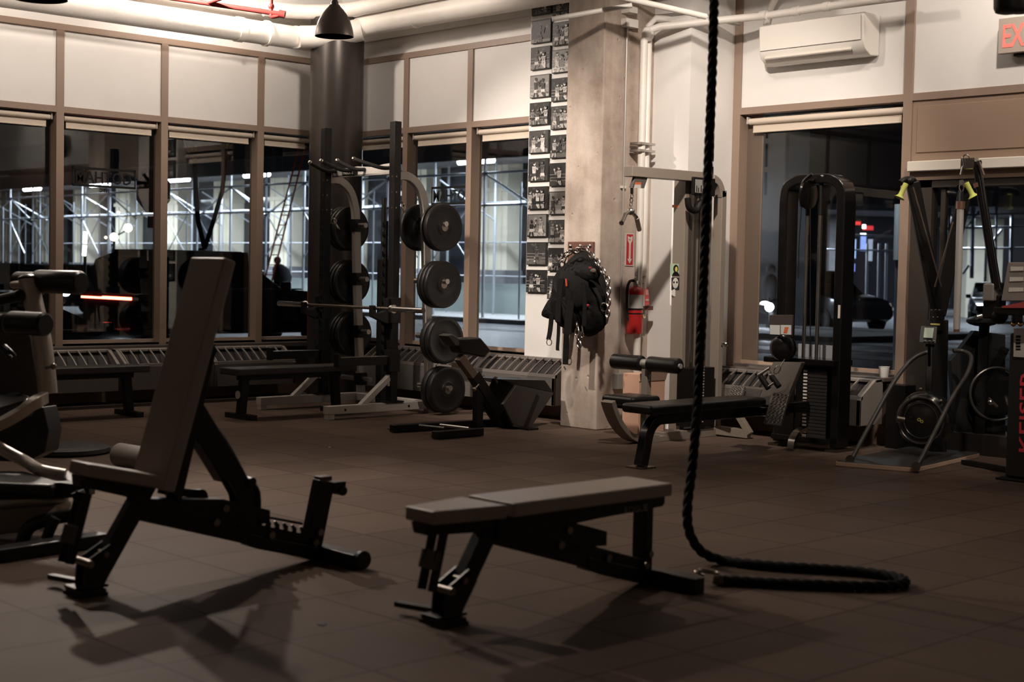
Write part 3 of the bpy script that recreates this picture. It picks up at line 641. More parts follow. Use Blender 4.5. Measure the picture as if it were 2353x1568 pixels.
car('dark car parked across the street between the left windows', (20.4, 43, ZG), -1.3, carblk, 4.5, 1.8, 1.5, head=mat('head_dim', (1, 1, 1), .3, emit=((.8, .88, 1), 9)))
g1 = onZ(1893, 735, ZG); g1 = at(1893, 735, 44); car('dark SUV seen through the big window behind the row machine', (g1.x, g1.y, ZG), math.radians(-113), cargrey, 4.8, 1.9, 1.75)
g1 = at(1742, 735, 50); car('dark car with bright grille seen at the edge of the big window', (g1.x, g1.y, ZG), math.radians(-150), cargrey, 4.7, 1.9, 1.6, head=mat('head_dim', (1, 1, 1), .3, emit=((.8, .88, 1), 9)))
car('dark car seen through the glass door behind the chrome tube', (52, 28.2, ZG), -2.6, carblk, 4.5, 1.85, 1.5)
# motorbike with its blazing headlight
mo = thing('motorcycle', 'motorcycle with a blazing headlight outside the big window', 'motorcycle', (33, 24.5, ZG))
hp = at(1768, 706, 40); 
part('headlight', MB().ball(hp, .12, 12), headg, mo)
part('headlight', MB().ball(at(1757, 697, 40), .10, 10, (1.2, 1.2, .5)), headg, mo)
wc = V((hp.x+.3, hp.y+.2, ZG+.34))
part('wheel', MB().torus(wc, RT, .28, .07, 24, 8), MATS['tyre'], mo); part('wheel', MB().torus(wc+V((1.0, .75, 0)), RT, .28, .07, 24, 8), MATS['tyre'], mo)
part('fork', MB().tube([wc, V((hp.x, hp.y, hp.z)), V((hp.x+.1, hp.y+.1, hp.z+.25))], .03, 8), chrome, mo)
part('body', MB().ball(wc+V((.5, .4, .4)), .42, 12, (1, 1, .6)), carblk, mo)
# rider
t = thing('person', 'dark rider figure on the motorcycle beside the big window', 'person', (hp.x+.5, hp.y+.4, ZG+.9))
part('jacket', MB().rings([[wc+V((.42, .34, z))+V((math.cos(a)*r, math.sin(a)*r*.8, 0)) for a in [k*2*PI/14 for k in range(14)]] for z, r in ((.45, .16), (.7, .22), (1.0, .26), (1.2, .2), (1.28, .09))]), MATS['coat_black'], t)
part('helmet', MB().ball(wc+V((.38, .3, 1.42)), .14, 12), MATS['hood_black'], t)
# --- red and blue lit shopfront and bokeh lamps
t = thing('shopfront', 'distant shopfront lit red and blue seen through the big window', 'shopfront', (66, 44, ZG))
c_ = at(1985, 560, 74)
def glowbox(px, py, wpx, hpx, D, name, col, st, parent):
    c = at(px, py, D); s_ = D/FPX; ax = V((FW.y, -FW.x, 0)).normalized()
    return part(name, MB().hexa([c+ax*(i*wpx*s_/2)+V((FW.x, FW.y, 0))*j*.1+V((0, 0, k*hpx*s_/2)) for k in (-1, 1) for i, j in ((-1, 0), (1, 0), (1, 1), (-1, 1))]), mat('glow_'+name+str(int(px)), col, .5, emit=(col, st)), parent)
part('front_wall', MB().box((c_.x+3, 26, ZG), (c_.x+4, 62, 16)), darkwall, t)
glowbox(1965, 513, 26, 8, 74, 'awning_light', (1, .05, .04), .8, t); glowbox(1995, 524, 24, 10, 74, 'awning_light', (1, .05, .05), .55, t)
glowbox(1986, 521, 7, 9, 73, 'sign_lamp', (1, .75, .7), 8, t); glowbox(1984, 539, 12, 5, 73, 'sign_lamp', (.9, .95, 1), 6, t)
glowbox(1960, 572, 14, 44, 74, 'shop_window', (.35, .5, .85), .9, t); glowbox(1984, 560, 12, 34, 74, 'shop_window', (.30, .42, .95), .9, t); glowbox(1958, 615, 14, 18, 74, 'shop_window', (.22, .30, .8), .7, t)
glowbox(2000, 575, 10, 50, 74, 'shop_window', (.55, .6, .7), .35, t)
t = thing('street_lamp', 'round warm street lights glowing over the SUV roof', 'street lights', at(262, 545, 60))
for px, py, r in ((262, 545, .17), (294, 524, .17), (243, 546, .05), (272, 489, .05)):
    part('bulb', MB().ball(at(px, py, 60), r, 12), mat('warm_bulb', (1, .8, .6), .5, emit=((1, .72, .48), 7)), t)
part('pole', MB().cyl((at(262, 545, 60).x, at(262, 545, 60).y, ZG), at(262, 548, 60), .05).cyl(at(262, 545, 60), at(294, 528, 60), .03), blk, t)
t = thing('light_strip', 'thin vertical white light strip beside the SUV', 'light', at(195, 560, 38))
part('mast', MB().cyl((at(195, 560, 38.1).x, at(195, 560, 38.1).y, ZG), at(196, 533, 38.1), .04), blk, t)
part('tube', MB().cyl(at(196, 533, 38), at(195, 560, 38), .05), MATS.get('strip_glow') or mat('strip_glow', (1, 1, 1), .5, emit=((1, .95, .88), 6)), t)
part('tube', MB().cyl(at(195, 564, 38), at(193, 588, 38), .05), mat('strip_glow', (1, 1, 1), .5, emit=((1, .95, .88), 6)), t)
gq = at(188, 645, 42); car('oncoming car with bright white headlights left of the SUV tail', (gq.x+.9, gq.y+1.9, ZG), math.atan2(-gq.y, -gq.x)+.1, carblk, 4.5, 1.8, 1.5, head=mat('cold_bulb', (1, 1, 1), .5, emit=((.75, .82, 1), 20)))
t = thing('street_sign', 'dark one-way traffic sign on its post outside the second window', 'traffic sign', at(360, 640, 21))
part('post', MB().cyl((at(358, 600, 21).x, at(358, 600, 21).y, ZG), at(358, 380, 21), .025), blk, t)
ax = V((FW.y, -FW.x, 0)).normalized(); c0 = at(352, 440, 21)
part('plate', MB().prism([c0+ax*.26*math.cos(a)+V((0, 0, .33*math.sin(a))) for a in [k*PI/4+PI/8 for k in range(8)]], (FW.x*.02, FW.y*.02, 0)), mat('sign_back', (.02, .012, .014), .6), t)
part('plate', MB().cbox(at(347, 511, 21), (.07, .07, .16)), MATS['sign_back'], t)
# --- second sidewalk shed and building seen through the big window and the glass door
sh2 = thing('scaffold', 'sidewalk shed scaffold seen through the big window and the glass door', 'scaffold', (50, 30, ZG))
DS = 57
def vp(px, y0, y1, r, D=DS): a, b_ = at(px, y0, D), at(px-(y1-y0)*.02, y1, D); return MB().cyl(a, b_, r, seg=8)
for px, y0, y1, r in ((1826, 522, 640, .07), (1833, 522, 640, .07), (1846, 560, 640, .06), (1863, 560, 640, .06), (1892, 540, 640, .07), (1993, 560, 716, .05), (2020, 560, 716, .05), (2037, 560, 716, .05), (2170, 478, 700, .09), (2182, 478, 700, .07), (2236, 476, 640, .08), (2290, 476, 640, .05), (2325, 495, 690, .07)):
    part('post', vp(px, y0, y1, r), galv, sh2)
for x0, y0, x1, y1, r in ((1728, 537, 1795, 540, .07), (1728, 561, 1795, 565, .07), (1795, 572, 2062, 576, .03), (2160, 495, 2353, 492, .05), (2160, 525, 2353, 521, .05), (2160, 572, 2353, 570, .04), (1960, 540, 2062, 544, .04)):
    part('rail', MB().cyl(at(x0, y0, DS), at(x1, y1, DS), r, seg=8), galv, sh2)
for x0, y0, x1, y1 in ((2178, 530, 2200, 500), (2283, 552, 2302, 528), (2222, 520, 2252, 485), (2212, 630, 2226, 610)): part('brace', MB().cyl(at(x0, y0, DS), at(x1, y1, DS), .05, seg=6), galv, sh2)
dk0, dk1 = at(1700, 503, DS+3), at(2380, 470, DS+3)
part('deck', MB().beam(V((dk0.x, dk0.y, 4.15)), V((dk1.x, dk1.y, 4.15)), 5, .25), MATS['deck_plank'], sh2)
for px in (1760, 1880, 2240): q = at(px, 512, DS+1); area('shed_light', (q.x, q.y, 3.9), .3, 1.5, 420, (.78, .86, 1))
part('light_tube', MB().cyl(at(1731, 513, DS), at(1780, 511, DS), .10, seg=8), mat('lit_ceiling_glow', (1, 1, 1), .5, emit=((.8, .88, 1), 1.2)), sh2)  # glowing tube standing in for the lit ceiling under the deck
b2 = thing('building', 'pale stone building corner seen through the glass door', 'building', (56, 28, ZG))
for x0, x1 in ((2222, 2262), (2286, 2304), (1730, 1795), (1905, 1950)):
    a, c_ = at(x0, 600, DS+5), at(x1, 600, DS+5); part('pier', MB().hexa([V((p.x, p.y, z)) + V((FW.x, FW.y, 0))*k for z in (ZG, 4.0) for p, k in ((a, 0), (c_, 0), (c_, 1), (a, 1))]), stone if x0 > 2000 else stoned, b2)
q = at(2063, 600, 17)
t = thing('wrapped_post', 'white wrapped post just outside beside the glass door frame', 'post', (q.x, q.y, ZG))
part('wrap', MB().cyl(at(2065, 470, 17), at(2062, 598, 17), .048, seg=16), mat('wrap_white', (.75, .78, .8), .6), t)
part('core', MB().cyl((q.x, q.y, ZG), at(2064, 470, 17), .02), galv, t)
area('door_light', (q.x-.8, q.y-.2, 3.2), .4, .4, 14, (.8, .9, 1))
# ================================================================ ADJUSTABLE BENCHES IN FRONT
steelb = mat('dark_bolt', (.25, .22, .19), .35, 1)
def adj_bench(name, label, loc, back_deg, seat_deg, group=None):
    """x = length from the front foot to the rear foot, y across, z up"""
    t = thing(name, label, 'weight bench', loc, group=group); L = dict(local=True)
    # front foot, bent handle bar beside it
    f = part('front_foot', MB().box((-.045, -.07, .0), (.065, .07, .028)).box((-.06, -.05, .028), (.085, .05, .040)), blk, t, .004, **L)
    part('rubber_pad', MB().box((-.05, -.075, 0), (.07, .075, .014)), rubber, f, **L)
    part('handle', MB().bar([(.03, .06, .034), (.0, .15, .036), (-.02, .24, .036)], .035, .022, 3, (1, 0, 0)), blk, t, .003, **L)
    # front leg: leaning box section with side plates
    part('front_leg', MB().beam((.03, 0, .03), (.235, 0, .35), .06, .075), blk, t, .006, **L)
    part('leg_plate', MB().prism([(-.02, -.042, .03), (.06, -.042, .03), (.14, -.042, .15), (.10, -.042, .20), (-.01, -.042, .14)], (0, .012, 0)).prism([(-.02, .03, .03), (.06, .03, .03), (.14, .03, .15), (.10, .03, .20), (-.01, .03, .14)], (0, .012, 0)), blk, t, .002, **L)
    # twin seat links with cross piece
    lk = MB()
    for y_ in (-.03, .03): lk.beam((-.075, y_, .135), (-.02 if seat_deg == 0 else .0, y_, .36+.05*(seat_deg > 0)), .012, .04)
    part('seat_link', lk, blk, t, .003, **L)
    part('link_plate', MB().beam((-.072, 0, .215), (-.052, 0, .285), .105, .010), mat('plate_dark', (.06, .045, .038), .45), t, .002, **L)
    part('pivot_bolt', MB().cyl((.0, -.062, .13), (.0, .06, .13), .016), steelb, t, **L)
    part('pivot_bolt', MB().cyl((.075, -.05, .16), (.075, .05, .16), .012), steelb, t, **L)
    # main beam falling to the rear foot
    ang = math.atan2(.265-.105, .50)
    part('main_beam', MB().beam((.20, 0, .335), (1.13, 0, .055), .062, .095), blk, t, .006, **L)
    part('gusset', MB().prism([(.20, -.036, .37), (.62, -.036, .33), (.86, -.036, .26), (.86, -.036, .20), (.62, -.036, .22), (.28, -.036, .31)], (0, .072, 0)), blk, t, .003, **L)
    part('skid_plate', MB().prism([(.755, -.036, .165), (.755, -.036, .112), (.80, -.036, .095), (1.10, -.036, .012), (1.14, -.036, .012), (1.14, -.036, .06)], (0, .072, 0)), blk, t, .003, **L)
    if back_deg > 5:
        p0, p1 = V((.74, 0, .215)), V((1.06, 0, .125)); d = (p1-p0).normalized(); n = V((-d.z, 0, d.x))
        for y_ in (-.036, .028):
            lad = MB().prism([p0+V((0, y_, 0))-n*.03, p1+V((0, y_, 0))-n*.03, p1+V((0, y_, 0))+n*.004, p0+V((0, y_, 0))+n*.004], (0, .008, 0))
            for k in range(7):
                a = p0.lerp(p1, k/7)+V((0, y_, 0)); lad.prism([a, a+d*.03, a+d*.026+n*.022, a+d*.002+n*.034, a-d*.004+n*.03, a+d*.008+n*.012], (0, .008, 0))
            part('ladder_rack', lad, blk, t, **L)
        part('guide_rod', MB().cyl((.70, .05, .265), (1.09, .05, .165), .006), blk, t, **L)
        part('rod_clamp', MB().box((.63, .03, .225), (.69, .07, .275)), blk, t, .004, **L)
    # rear cross foot and post
    part('rear_foot', MB().box((1.13, -.28, .0), (1.20, .28, .068)), blk, t, .006, **L)
    for y_ in ((-.285, .285) if back_deg > 5 else ()): part('wheel' if back_deg > 5 else 'end_cap', MB().cyl((1.175, y_-.012, .042), (1.175, y_+.012, .042), .041, seg=24), rubber, t, **L)
    top = .345 if back_deg < 5 else .36
    lean = 0 if back_deg < 5 else .07
    part('rear_post', MB().beam((1.10 if back_deg > 5 else 1.12, 0, .06), (1.10+lean if back_deg > 5 else 1.12, 0, top), .062 if back_deg > 5 else .05, .085 if back_deg > 5 else .075), blk, t, .005, **L)
    if back_deg > 5:
        part('post_top', MB().box((1.135, -.03, .36), (1.195, .03, .382)), mat('plate_dark', (.045, .036, .032), .45), t, .003, **L)
        part('stop_block', MB().box((1.20, -.035, .30), (1.27, .035, .352)).cyl((1.25, -.045, .31), (1.25, .045, .31), .022), blk, t, .004, **L)
    for x_, z_ in ((.63, .29), (.585, .235), (.865, .15), (1.10, .09), (1.125, .135)): part('bolt', MB().cyl((x_, -.048, z_), (x_, .048, z_), .016, seg=12), steelb, t, **L)
    # seat pad (tapered) and its bracket
    hz, hx = .355, .235
    Rm = Matrix.Translation((hx+(.08 if seat_deg else 0), 0, hz+.035+(.012 if seat_deg else 0))) @ Matrix.Rotation(math.radians(seat_deg), 4, 'Y') @ Matrix.Translation((-hx, 0, -hz-.035))
    sp = MB(); base = [(-.118, -.082), (.205, -.132), (.205, .132), (-.118, .082)]
    sp.prism([Rm @ V((x, y, .392)) for x, y in base], Rm.to_3x3() @ V((0, 0, .052)))
    part('seat_pad', sp, vinylm, t, .008, seg=3, **L)
    part('seat_bracket', MB().hexa([Rm @ V(q) for q in ((-.11, -.04, .348), (.20, -.04, .33), (.20, .04, .33), (-.11, .04, .348), (-.125, -.04, .392), (.22, -.04, .392), (.22, .04, .392), (-.125, .04, .392))]), blk, t, .003, **L)
    # back pad with its steel carrier
    bx = .238
    Rb = Matrix.Translation((bx+(.09 if back_deg > 5 else 0), 0, .395)) @ Matrix.Rotation(-math.radians(back_deg), 4, 'Y')
    bp_ = MB()
    if back_deg < 5: bp_.prism([Rb @ V(q) for q in ((0, -.132, -.003), (.915, -.132, -.003), (.915, .132, -.003), (0, .132, -.003))], Rb.to_3x3() @ V((0, 0, .055)))
    else: bp_.prism([Rb @ V(q) for q in ((.0, -.132, -.003), (.985, -.132, -.003), (.985, .132, -.003), (.0, .132, -.003))], Rb.to_3x3() @ V((0, 0, .06)))
    bpo = part('back_pad', bp_, vinylm, t, .008, seg=3, **L)
    part('back_carrier', MB().prism([Rb @ V(q) for q in ((.0, -.045, -.003), (.0, -.045, -.10), (.55, -.045, -.075), (.955, -.045, -.062), (.97, -.045, -.05), (.97, -.045, -.003))] if back_deg < 5 else [Rb @ V(q) for q in ((.02, -.045, -.003), (-.04, -.045, -.10), (.62, -.045, -.075), (.70, -.045, -.003))], (0, .09, 0)), blk, t, .003, **L)
    if back_deg < 5:
        text('ROGUE', .040, V(loc)+V((.945, -.048, .325)), (1, 0, 0), (0, 0, 1), mat('logo_grey', (.22, .20, .18), .5), t, .0012, sx=1.1)
    else:
        q = [Rb @ V(p) for p in ((.53, 0, -.07), (.42, 0, -.15))]
        st_ = MB()
        for y_ in (-.03, .03): st_.bar([(.475, y_, .70), (.60, y_, .56), (.70, y_, .40), (.735, y_, .33), (.74, y_, .20)], .014, .085, 5)
        part('support_arm', st_, blk, t, .003, **L)
        part('arm_sleeve', MB().beam((.475, 0, .71), (.665, 0, .43), .085, .11), blk, t, .006, **L)
        part('adjust_pin', MB().cyl((.755, -.055, .395), (.755, .055, .395), .019).tube([(.76, -.02, .39), (.80, -.02, .34), (.805, -.02, .20)], .016, 10, 4), blk, t, **L)
        part('back_handle', MB().bar([(.36, .04, .385), (.52, .04, .355), (.565, .04, .345), (.57, .04, .25)], .03, .035, 4), blk, t, .003, **L)
    return t
adj_bench('adjustable_bench', 'black adjustable weight bench set flat, beside the rope on the floor', (3.552, 4.115, 0), 0, 0, 'adjustable benches in front')
adj_bench('adjustable_bench', 'black adjustable weight bench with its back pad set almost upright', (2.752, 5.375, 0), 73.5, 13, 'adjustable benches in front')
# flat benches further back
def flat_bench(label, loc, rz, L_, sticker=False):
    t = thing('flat_bench', label, 'weight bench', loc, rz, 'plain flat benches near the windows'); l = dict(local=True)
    part('pad', MB().box((0, -.14, .385), (L_, .14, .445)), mat('bench_vinyl', (.04, .034, .032), .5), t, .012, seg=3, **l)
    part('spine', MB().box((.10, -.03, .335), (L_-.10, .03, .385)), blk, t, .004, **l)
    for x_, s_ in ((.16, -1), (L_-.16, 1)):
        lg = part('leg', MB().beam((x_, 0, .345), (x_+s_*.03, 0, .03), .06, .075, (1, 0, 0)), blk, t, .004, **l)
        part('foot', MB().box((x_+s_*.03-.035, -.2, 0), (x_+s_*.03+.035, .2, .045)), blk, lg, .004, **l)
    if sticker: part('sticker', MB().cyl((.10, -.0, .21), (.093, 0, .21), .035, seg=20), mat('sticker_white', (.55, .52, .5), .5), t, **l)
    return t
flat_bench('low black flat bench standing inside the rack frame, round sticker on leg', (6.90, 10.86, 0), 0.02, 1.30, True)
flat_bench('low black flat bench in front of the radiator by the second window', (5.25, 11.62, 0), 0.0, 1.25)
# foam roller on the floor
q = onZ(322, 1052, .08)
tag(part('foam_roller', MB().rod(onZ(272, 1045, .082), onZ(272, 1045, .082)+V((.05, -.62, 0)), [(0, 0), (0, .066), (.03, .078), (.97, .078), (1, .066), (1, 0)], 32), mat('foam_grey', (.20, .17, .15), .45)), 'short dark foam roller lying on the floor behind the upright bench', 'foam roller')
# ================================================================ HALF RACK
RX, RN, RF = 8.33, 10.40, 11.45
t = thing('power_rack', 'tall half rack with black posts and pale grey base before the corner column', 'power rack', (8.2, 10.9, 0))
def holes(mb, x, y, z0, z1, dz, dx=0, dy=0): pass
for y_, nm_ in ((RN, 'near'), (RF, 'far')):
    p_ = part('post', MB().box((RX-.038, y_-.038, .13), (RX+.038, y_+.038, 2.655)), blk, t, .004)
    part('base_plate', MB().box((RX-.10, y_-.06, .12), (RX+.10, y_+.06, .133)), blk, p_, .002)
    for z_ in (2.16, 2.02, 1.88):
        part('bolt', MB().cyl((RX-.036, y_-.012, z_), (RX-.041, y_-.012, z_), .008, seg=8), steelb, p_); part('bolt', MB().cyl((RX-.012, y_-.036, z_), (RX-.012, y_-.041, z_), .008, seg=8), steelb, p_)
    # catch strip with teeth on the side facing the rack middle
    s_ = 1 if y_ == RN else -1
    ct = MB(); ct.box((RX-.062, y_+s_*.04, .5), (RX-.036, y_+s_*.052, 1.76))
    for k in range(14): ct.prism([(RX-.06, y_+s_*.046, .55+k*.088), (RX-.095, y_+s_*.046, .565+k*.088), (RX-.095, y_+s_*.046, .605+k*.088), (RX-.082, y_+s_*.046, .605+k*.088), (RX-.082, y_+s_*.046, .585+k*.088), (RX-.06, y_+s_*.046, .58+k*.088)], (0, s_*.012, 0))
    part('catch_strip', ct, blk, p_)
    # pale side beam on short feet
    part('side_beam', MB().box((7.60, y_-.042, .045), (8.86, y_+.042, .118)), sil_w, t, .004)
    part('foot', MB().box((7.605, y_-.036, .0), (7.67, y_+.036, .045)), sil_w, t, .003)
    part('foot', MB().box((8.74, y_-.036, .0), (8.80, y_+.036, .045)), sil_w, t, .003)
    part('brace', MB().beam((7.98, y_, .10), (8.29, y_, .345), .055, .05), sil_w, t, .004)
    part('brace_bracket', MB().box((8.27, y_-.02, .27), (8.30, y_+.02, .37)), sil_w, t)
    if y_ == RN: part('beam_holes', MB().cyl((7.78, y_-.044, .08), (7.78, y_-.04, .08), .012, seg=10).cyl((8.50, y_-.044, .08), (8.50, y_-.04, .08), .012, seg=10), blk, t)
    # curved storage upright at the back with four pegs
    part('storage_upright', MB().bar([(RX+.03, y_, 2.17), (RX+.16, y_, 2.165), (RX+.28, y_, 2.08), (RX+.345, y_, 1.93), (RX+.365, y_, 1.75), (RX+.39, y_, 1.2), (RX+.43, y_, .5), (RX+.46, y_, .05)], .055, .075, 6), silver, t, .006)
    for z_, x_ in ((1.745, .365), (1.225, .39), (.715, .42), (.25, .45)):
        pg = part('plate_peg', MB().cyl((RX+x_, y_-.30 if y_ == RN else y_-.16, z_), (RX+x_, y_+.16 if y_ == RN else y_+.30, z_), .024), steel, t)
        part('peg_collar', MB().box((RX+x_-.045, y_-.05, z_-.06), (RX+x_+.045, y_+.05, z_+.06)), blk, pg, .003)
    # rest hook for the bar and the spotter arm
    part('bar_hook', MB().prism([(RX-.04, y_-.03, 1.06), (RX-.085, y_-.03, 1.06), (RX-.085, y_-.03, .96), (RX-.16, y_-.03, .93), (RX-.21, y_-.03, .93), (RX-.22, y_-.03, 1.0), (RX-.25, y_-.03, 1.0), (RX-.25, y_-.03, .90), (RX-.10, y_-.03, .84), (RX-.04, y_-.03, .84)], (0, .06, 0)).box((RX-.05, y_-.055, .84), (RX+.05, y_+.055, 1.07)), blk, t, .003)
    za = .52
    part('spotter_arm', MB().box((7.72, y_-.03, za-.055), (RX-.05, y_+.03, za+.02)).box((RX-.06, y_-.055, za-.12), (RX+.05, y_+.055, za+.08)).box((7.70, y_-.032, za-.06), (7.735, y_+.032, za+.055)), blk, t, .004)
    part('arm_wear_strip', MB().box((7.74, y_-.026, za+.02), (RX-.07, y_+.026, za+.024)), mat('worn_steel', (.33, .30, .27), .35, .8), t)
part('top_beam', MB().prism([(RX+.045, RN+.04, 2.20), (RX+.045, RN+.04, 2.295), (RX+.045, RN+.22, 2.285), (RX+.045, RN+.40, 2.265), (RX+.045, RN+.62, 2.28), (RX+.045, RF-.2, 2.265), (RX+.045, RF-.04, 2.28), (RX+.045, RF-.04, 2.185)], (.01, 0, 0)).box((RX+.045, RN+.04, 2.19), (RX+.11, RF-.04, 2.205)), sil_w, t, .003)
part('nameplate', MB().box((RX+.040, RF-.44, 2.205), (RX+.0445, RF-.20, 2.25)), blk, t)
text('PRECOR', .042, (RX+.0385, RF-.215, 2.212), (0, -1, 0), (0, 0, 1), mat('logo_pale', (.5, .46, .42), .5), t, .0008)
gripm = mat('grip_foam', (.02, .018, .017), .7)
for y0_, y1_, dx_ in ((RN+.12, RN+.30, -.28), (RN+.50, RN+.60, -.24), (RF-.35, RF-.28, -.30), (RF-.10, RF-.02, -.24)):
    a = V((RX+.04, y0_, 2.245)); g_ = part('pull_up_grip', MB().tube([a, a+V((-.12, .01, .0)), a+V((dx_, y1_-y0_, .07))], .018, 14, 5), gripm, t)
    e_ = a+V((dx_, y1_-y0_, .07)); part('end_cap', MB().ball(e_, .022, 12), chrome, g_)
part('rear_cross_beam', MB().box((8.70, RN+.04, .045), (8.78, RF-.04, .115)), sil_w, t, .004)
part('bar_holder', MB().box((8.62, 10.93, .06), (8.70, 11.01, 1.42)).cyl((8.66, 10.97, 0), (8.66, 10.97, .1), .05), blk, t, .004)
for y_, x0 in ((RN+.12, RX+.12), (RF-.0, RX+.10)):
    c_ = V((x0, y_ if y_ != RF else RF+.07, 2.10))
    hk = part('clip_hook', MB().cyl(c_, c_-V((0, 0, .22)), .005), steel, t)
# spring clips hanging on the hooks
def clips(c, label):
    t_ = thing('collar_clips', label, 'bar collar clips', c)
    for k in range(5):
        q = V(c)+V((random.uniform(-.04, .04), random.uniform(-.05, .05), random.uniform(-.14, .02)))
        part('clip', MB().torus(q, (random.uniform(-1, 1), random.uniform(-1, 1), .3), .028, .006, 16, 6).cyl(q, q+V((random.uniform(-.05, .05), random.uniform(-.05, .05), -.07)), .006), chrome, t_)
random.seed(11)
clips((RX+.12, RN+.12, 1.90), 'bunch of chrome collar clips hanging inside the near rack post')
clips((RX+.10, RF+.07, 1.88), 'bunch of chrome collar clips hanging inside the far rack post')
# stored bars standing in the holder
tag(part('barbell', MB().rod((8.66, 10.97, .15), (8.66, 10.97, 2.0), [(0, .014), (.72, .014), (.72, .03), (.735, .03), (.735, .024), (1, .024), (1, 0)], 16), mat('bar_dark', (.05, .045, .04), .35, .7)), 'dark barbell stored upright in the rack tube holder', 'barbell')
t = thing('barbell', 'chrome barbell resting across the two rack hooks', 'barbell', (8.12, 10.7, .975))
A_, B_ = V((8.12, 11.90, .975)), V((8.12, 9.72, .975)); Lb = (B_-A_).length
part('shaft', MB().cyl(A_.lerp(B_, .19), A_.lerp(B_, .81), .0145), mat('bar_shaft', (.28, .23, .19), .35, 1), t)
for a, b2 in ((0, .19), (.81, 1.0)):
    s_ = part('sleeve', MB().cyl(A_.lerp(B_, a), A_.lerp(B_, b2), .025, seg=24), chrome, t)
part('collar', MB().rod(A_.lerp(B_, .185), A_.lerp(B_, .20), [(0, .025), (0, .038), (1, .038), (1, .02)]), chrome, t); part('collar', MB().rod(A_.lerp(B_, .80), A_.lerp(B_, .815), [(0, .02), (0, .038), (1, .038), (1, .025)]), chrome, t)
# plates
def plate(x, y, z, th, label, dirn, R_=.216):
    """round rubber plate, hub axis along y"""
    c = V((x, y, z)); t_ = thing('weight_plate', label, 'weight plate', c, group='black rubber plates on the rack pegs')
    a, b2 = c-V((0, th/2, 0)), c+V((0, th/2, 0))
    part('disc', MB().rod(a, b2, [(0, .03), (0, .07), (.06, .075), (.14, .09), (.14, .165), (.06, .178), (0, .20), (.08, .212), (.3, R_), (.7, R_), (.92, .212), (1, .20), (.94, .178), (.86, .165), (.86, .09), (.94, .075), (1, .07), (1, .03)], 48), mat('plate_rubber', (.009, .0075, .007), .40, bump=(30, .06), spec=.4), t_)
    part('hub_ring', MB().rod(a-V((0, .002, 0)), b2+V((0, .002, 0)), [(0, .026), (0, .036), (1, .036), (1, .026)], 24), mat('hub_steel', (.30, .26, .22), .35, 1), t_)
pl = [(RX+.365, RN, 1.745, [('n', .27, .055), ('n', .21, .03), ('i', .10, .05)], 'top'), (RX+.39, RN, 1.225, [('n', .25, .045), ('n', .20, .045), ('n', .15, .045)], 'second'),
      (RX+.42, RN, .715, [('n', .25, .065), ('n', .18, .065)], 'third'), (RX+.45, RN, .26, [('n', .25, .07), ('n', .17, .07)], 'bottom')]
for x, y, z, ls, nm_ in pl:
    for k, (s_, off, th) in enumerate(ls):
        where = 'outer' if k == 0 else ('inner' if s_ == 'i' or k == 2 else 'next inward')
        plate(x, y-off+.02 if s_ == 'n' else y+off, z-.03, th, 'black rubber plate on the near rack side, %s peg, %s one' % (nm_, 'outermost' if k == 0 else ('second' if k == 1 else 'innermost')), 1)
for x, z, nm_ in ((RX+.365, 1.745, 'top'), (RX+.39, 1.225, 'second'), (RX+.42, .715, 'third')):
    for k, off in enumerate((.09, .145, .20)):
        plate(x, RF+off, z-.03, .045, 'black rubber plate behind the curved upright of the far rack side, %s peg, %s one' % (nm_, ('closest', 'middle', 'rearmost')[k]), 1)
# ================================================================ PREACHER CURL BENCH
t = thing('preacher_bench', 'dark preacher curl bench with an angled arm pad beside the lowest plates', 'weight bench', (8.2, 9.1, 0))
Yp = 9.0
P2 = lambda x, y, Y=Yp: onY(x, y, Y)
d2 = V((0, 1, 0))
part('arm_pad', MB().prism([P2(1040, 776), P2(1052, 790), P2(1060, 812), P2(1115, 822), P2(1131, 806), P2(1106, 776), P2(1060, 778)], (0, .14, 0)), vinyl, t, .02, seg=3)
part('pad_lip', MB().prism([P2(1028, 772), P2(1040, 768), P2(1060, 780), P2(1056, 797), P2(1046, 795)], (0, .13, 0)), mat('worn_vinyl', (.07, .06, .055), .5), t, .012)
part('post', MB().beam(P2(1066, 822)+d2*.06, P2(1104, 874)+d2*.06, .07, .07), mat('post_bronze', (.12, .085, .06), .45), t, .005)
part('frame', MB().beam(P2(1098, 862)+d2*.06, P2(1178, 985)+d2*.06, .08, .09), blk, t, .005)
part('front_post', MB().beam(P2(1109, 880)+d2*.06, P2(1109, 972)+d2*.06, .06, .07), blk, t, .005)
part('clamp_knob', MB().ball(P2(1090, 895), .022, 10).cyl(P2(1090, 895), P2(1100, 884), .008), steelb, t)
part('clamp_lever', MB().beam(P2(1136, 866), P2(1143, 880), .012, .02), steelb, t)
part('cup_plate', MB().box((8.00, 9.05, .52), (8.05, 9.2, .56)), mat('post_bronze', (.12, .085, .06), .45), t)
gb = onZ(905, 986, 0); gr = onZ(1200, 962, 0)
part('base_rail', MB().beam(onZ(900, 985, .035), onZ(1186, 968, .035), .07, .06), blk, t, .006)
part('base_rail', MB().beam(onZ(998, 1000, .035), onZ(1106, 992, .035), .07, .06), blk, t, .006)
part('slide_rod', MB().cyl(onZ(1012, 977, .06), onZ(1078, 985, .06), .012), steel, t); part('slide_rod', MB().cyl(onZ(965, 980, .055), onZ(1022, 986, .055), .018), mat('bar_dark', (.05, .045, .04), .35, .7), t)
for px, py in ((905, 988), (1003, 1004)): part('foot', MB().cyl(onZ(px, py, 0), onZ(px, py, 0)+V((0, 0, .012)), .05).cyl(onZ(px, py, 0)+V((0, 0, .012)), onZ(px, py, 0)+V((0, 0, .03)), .03), steelb, t)
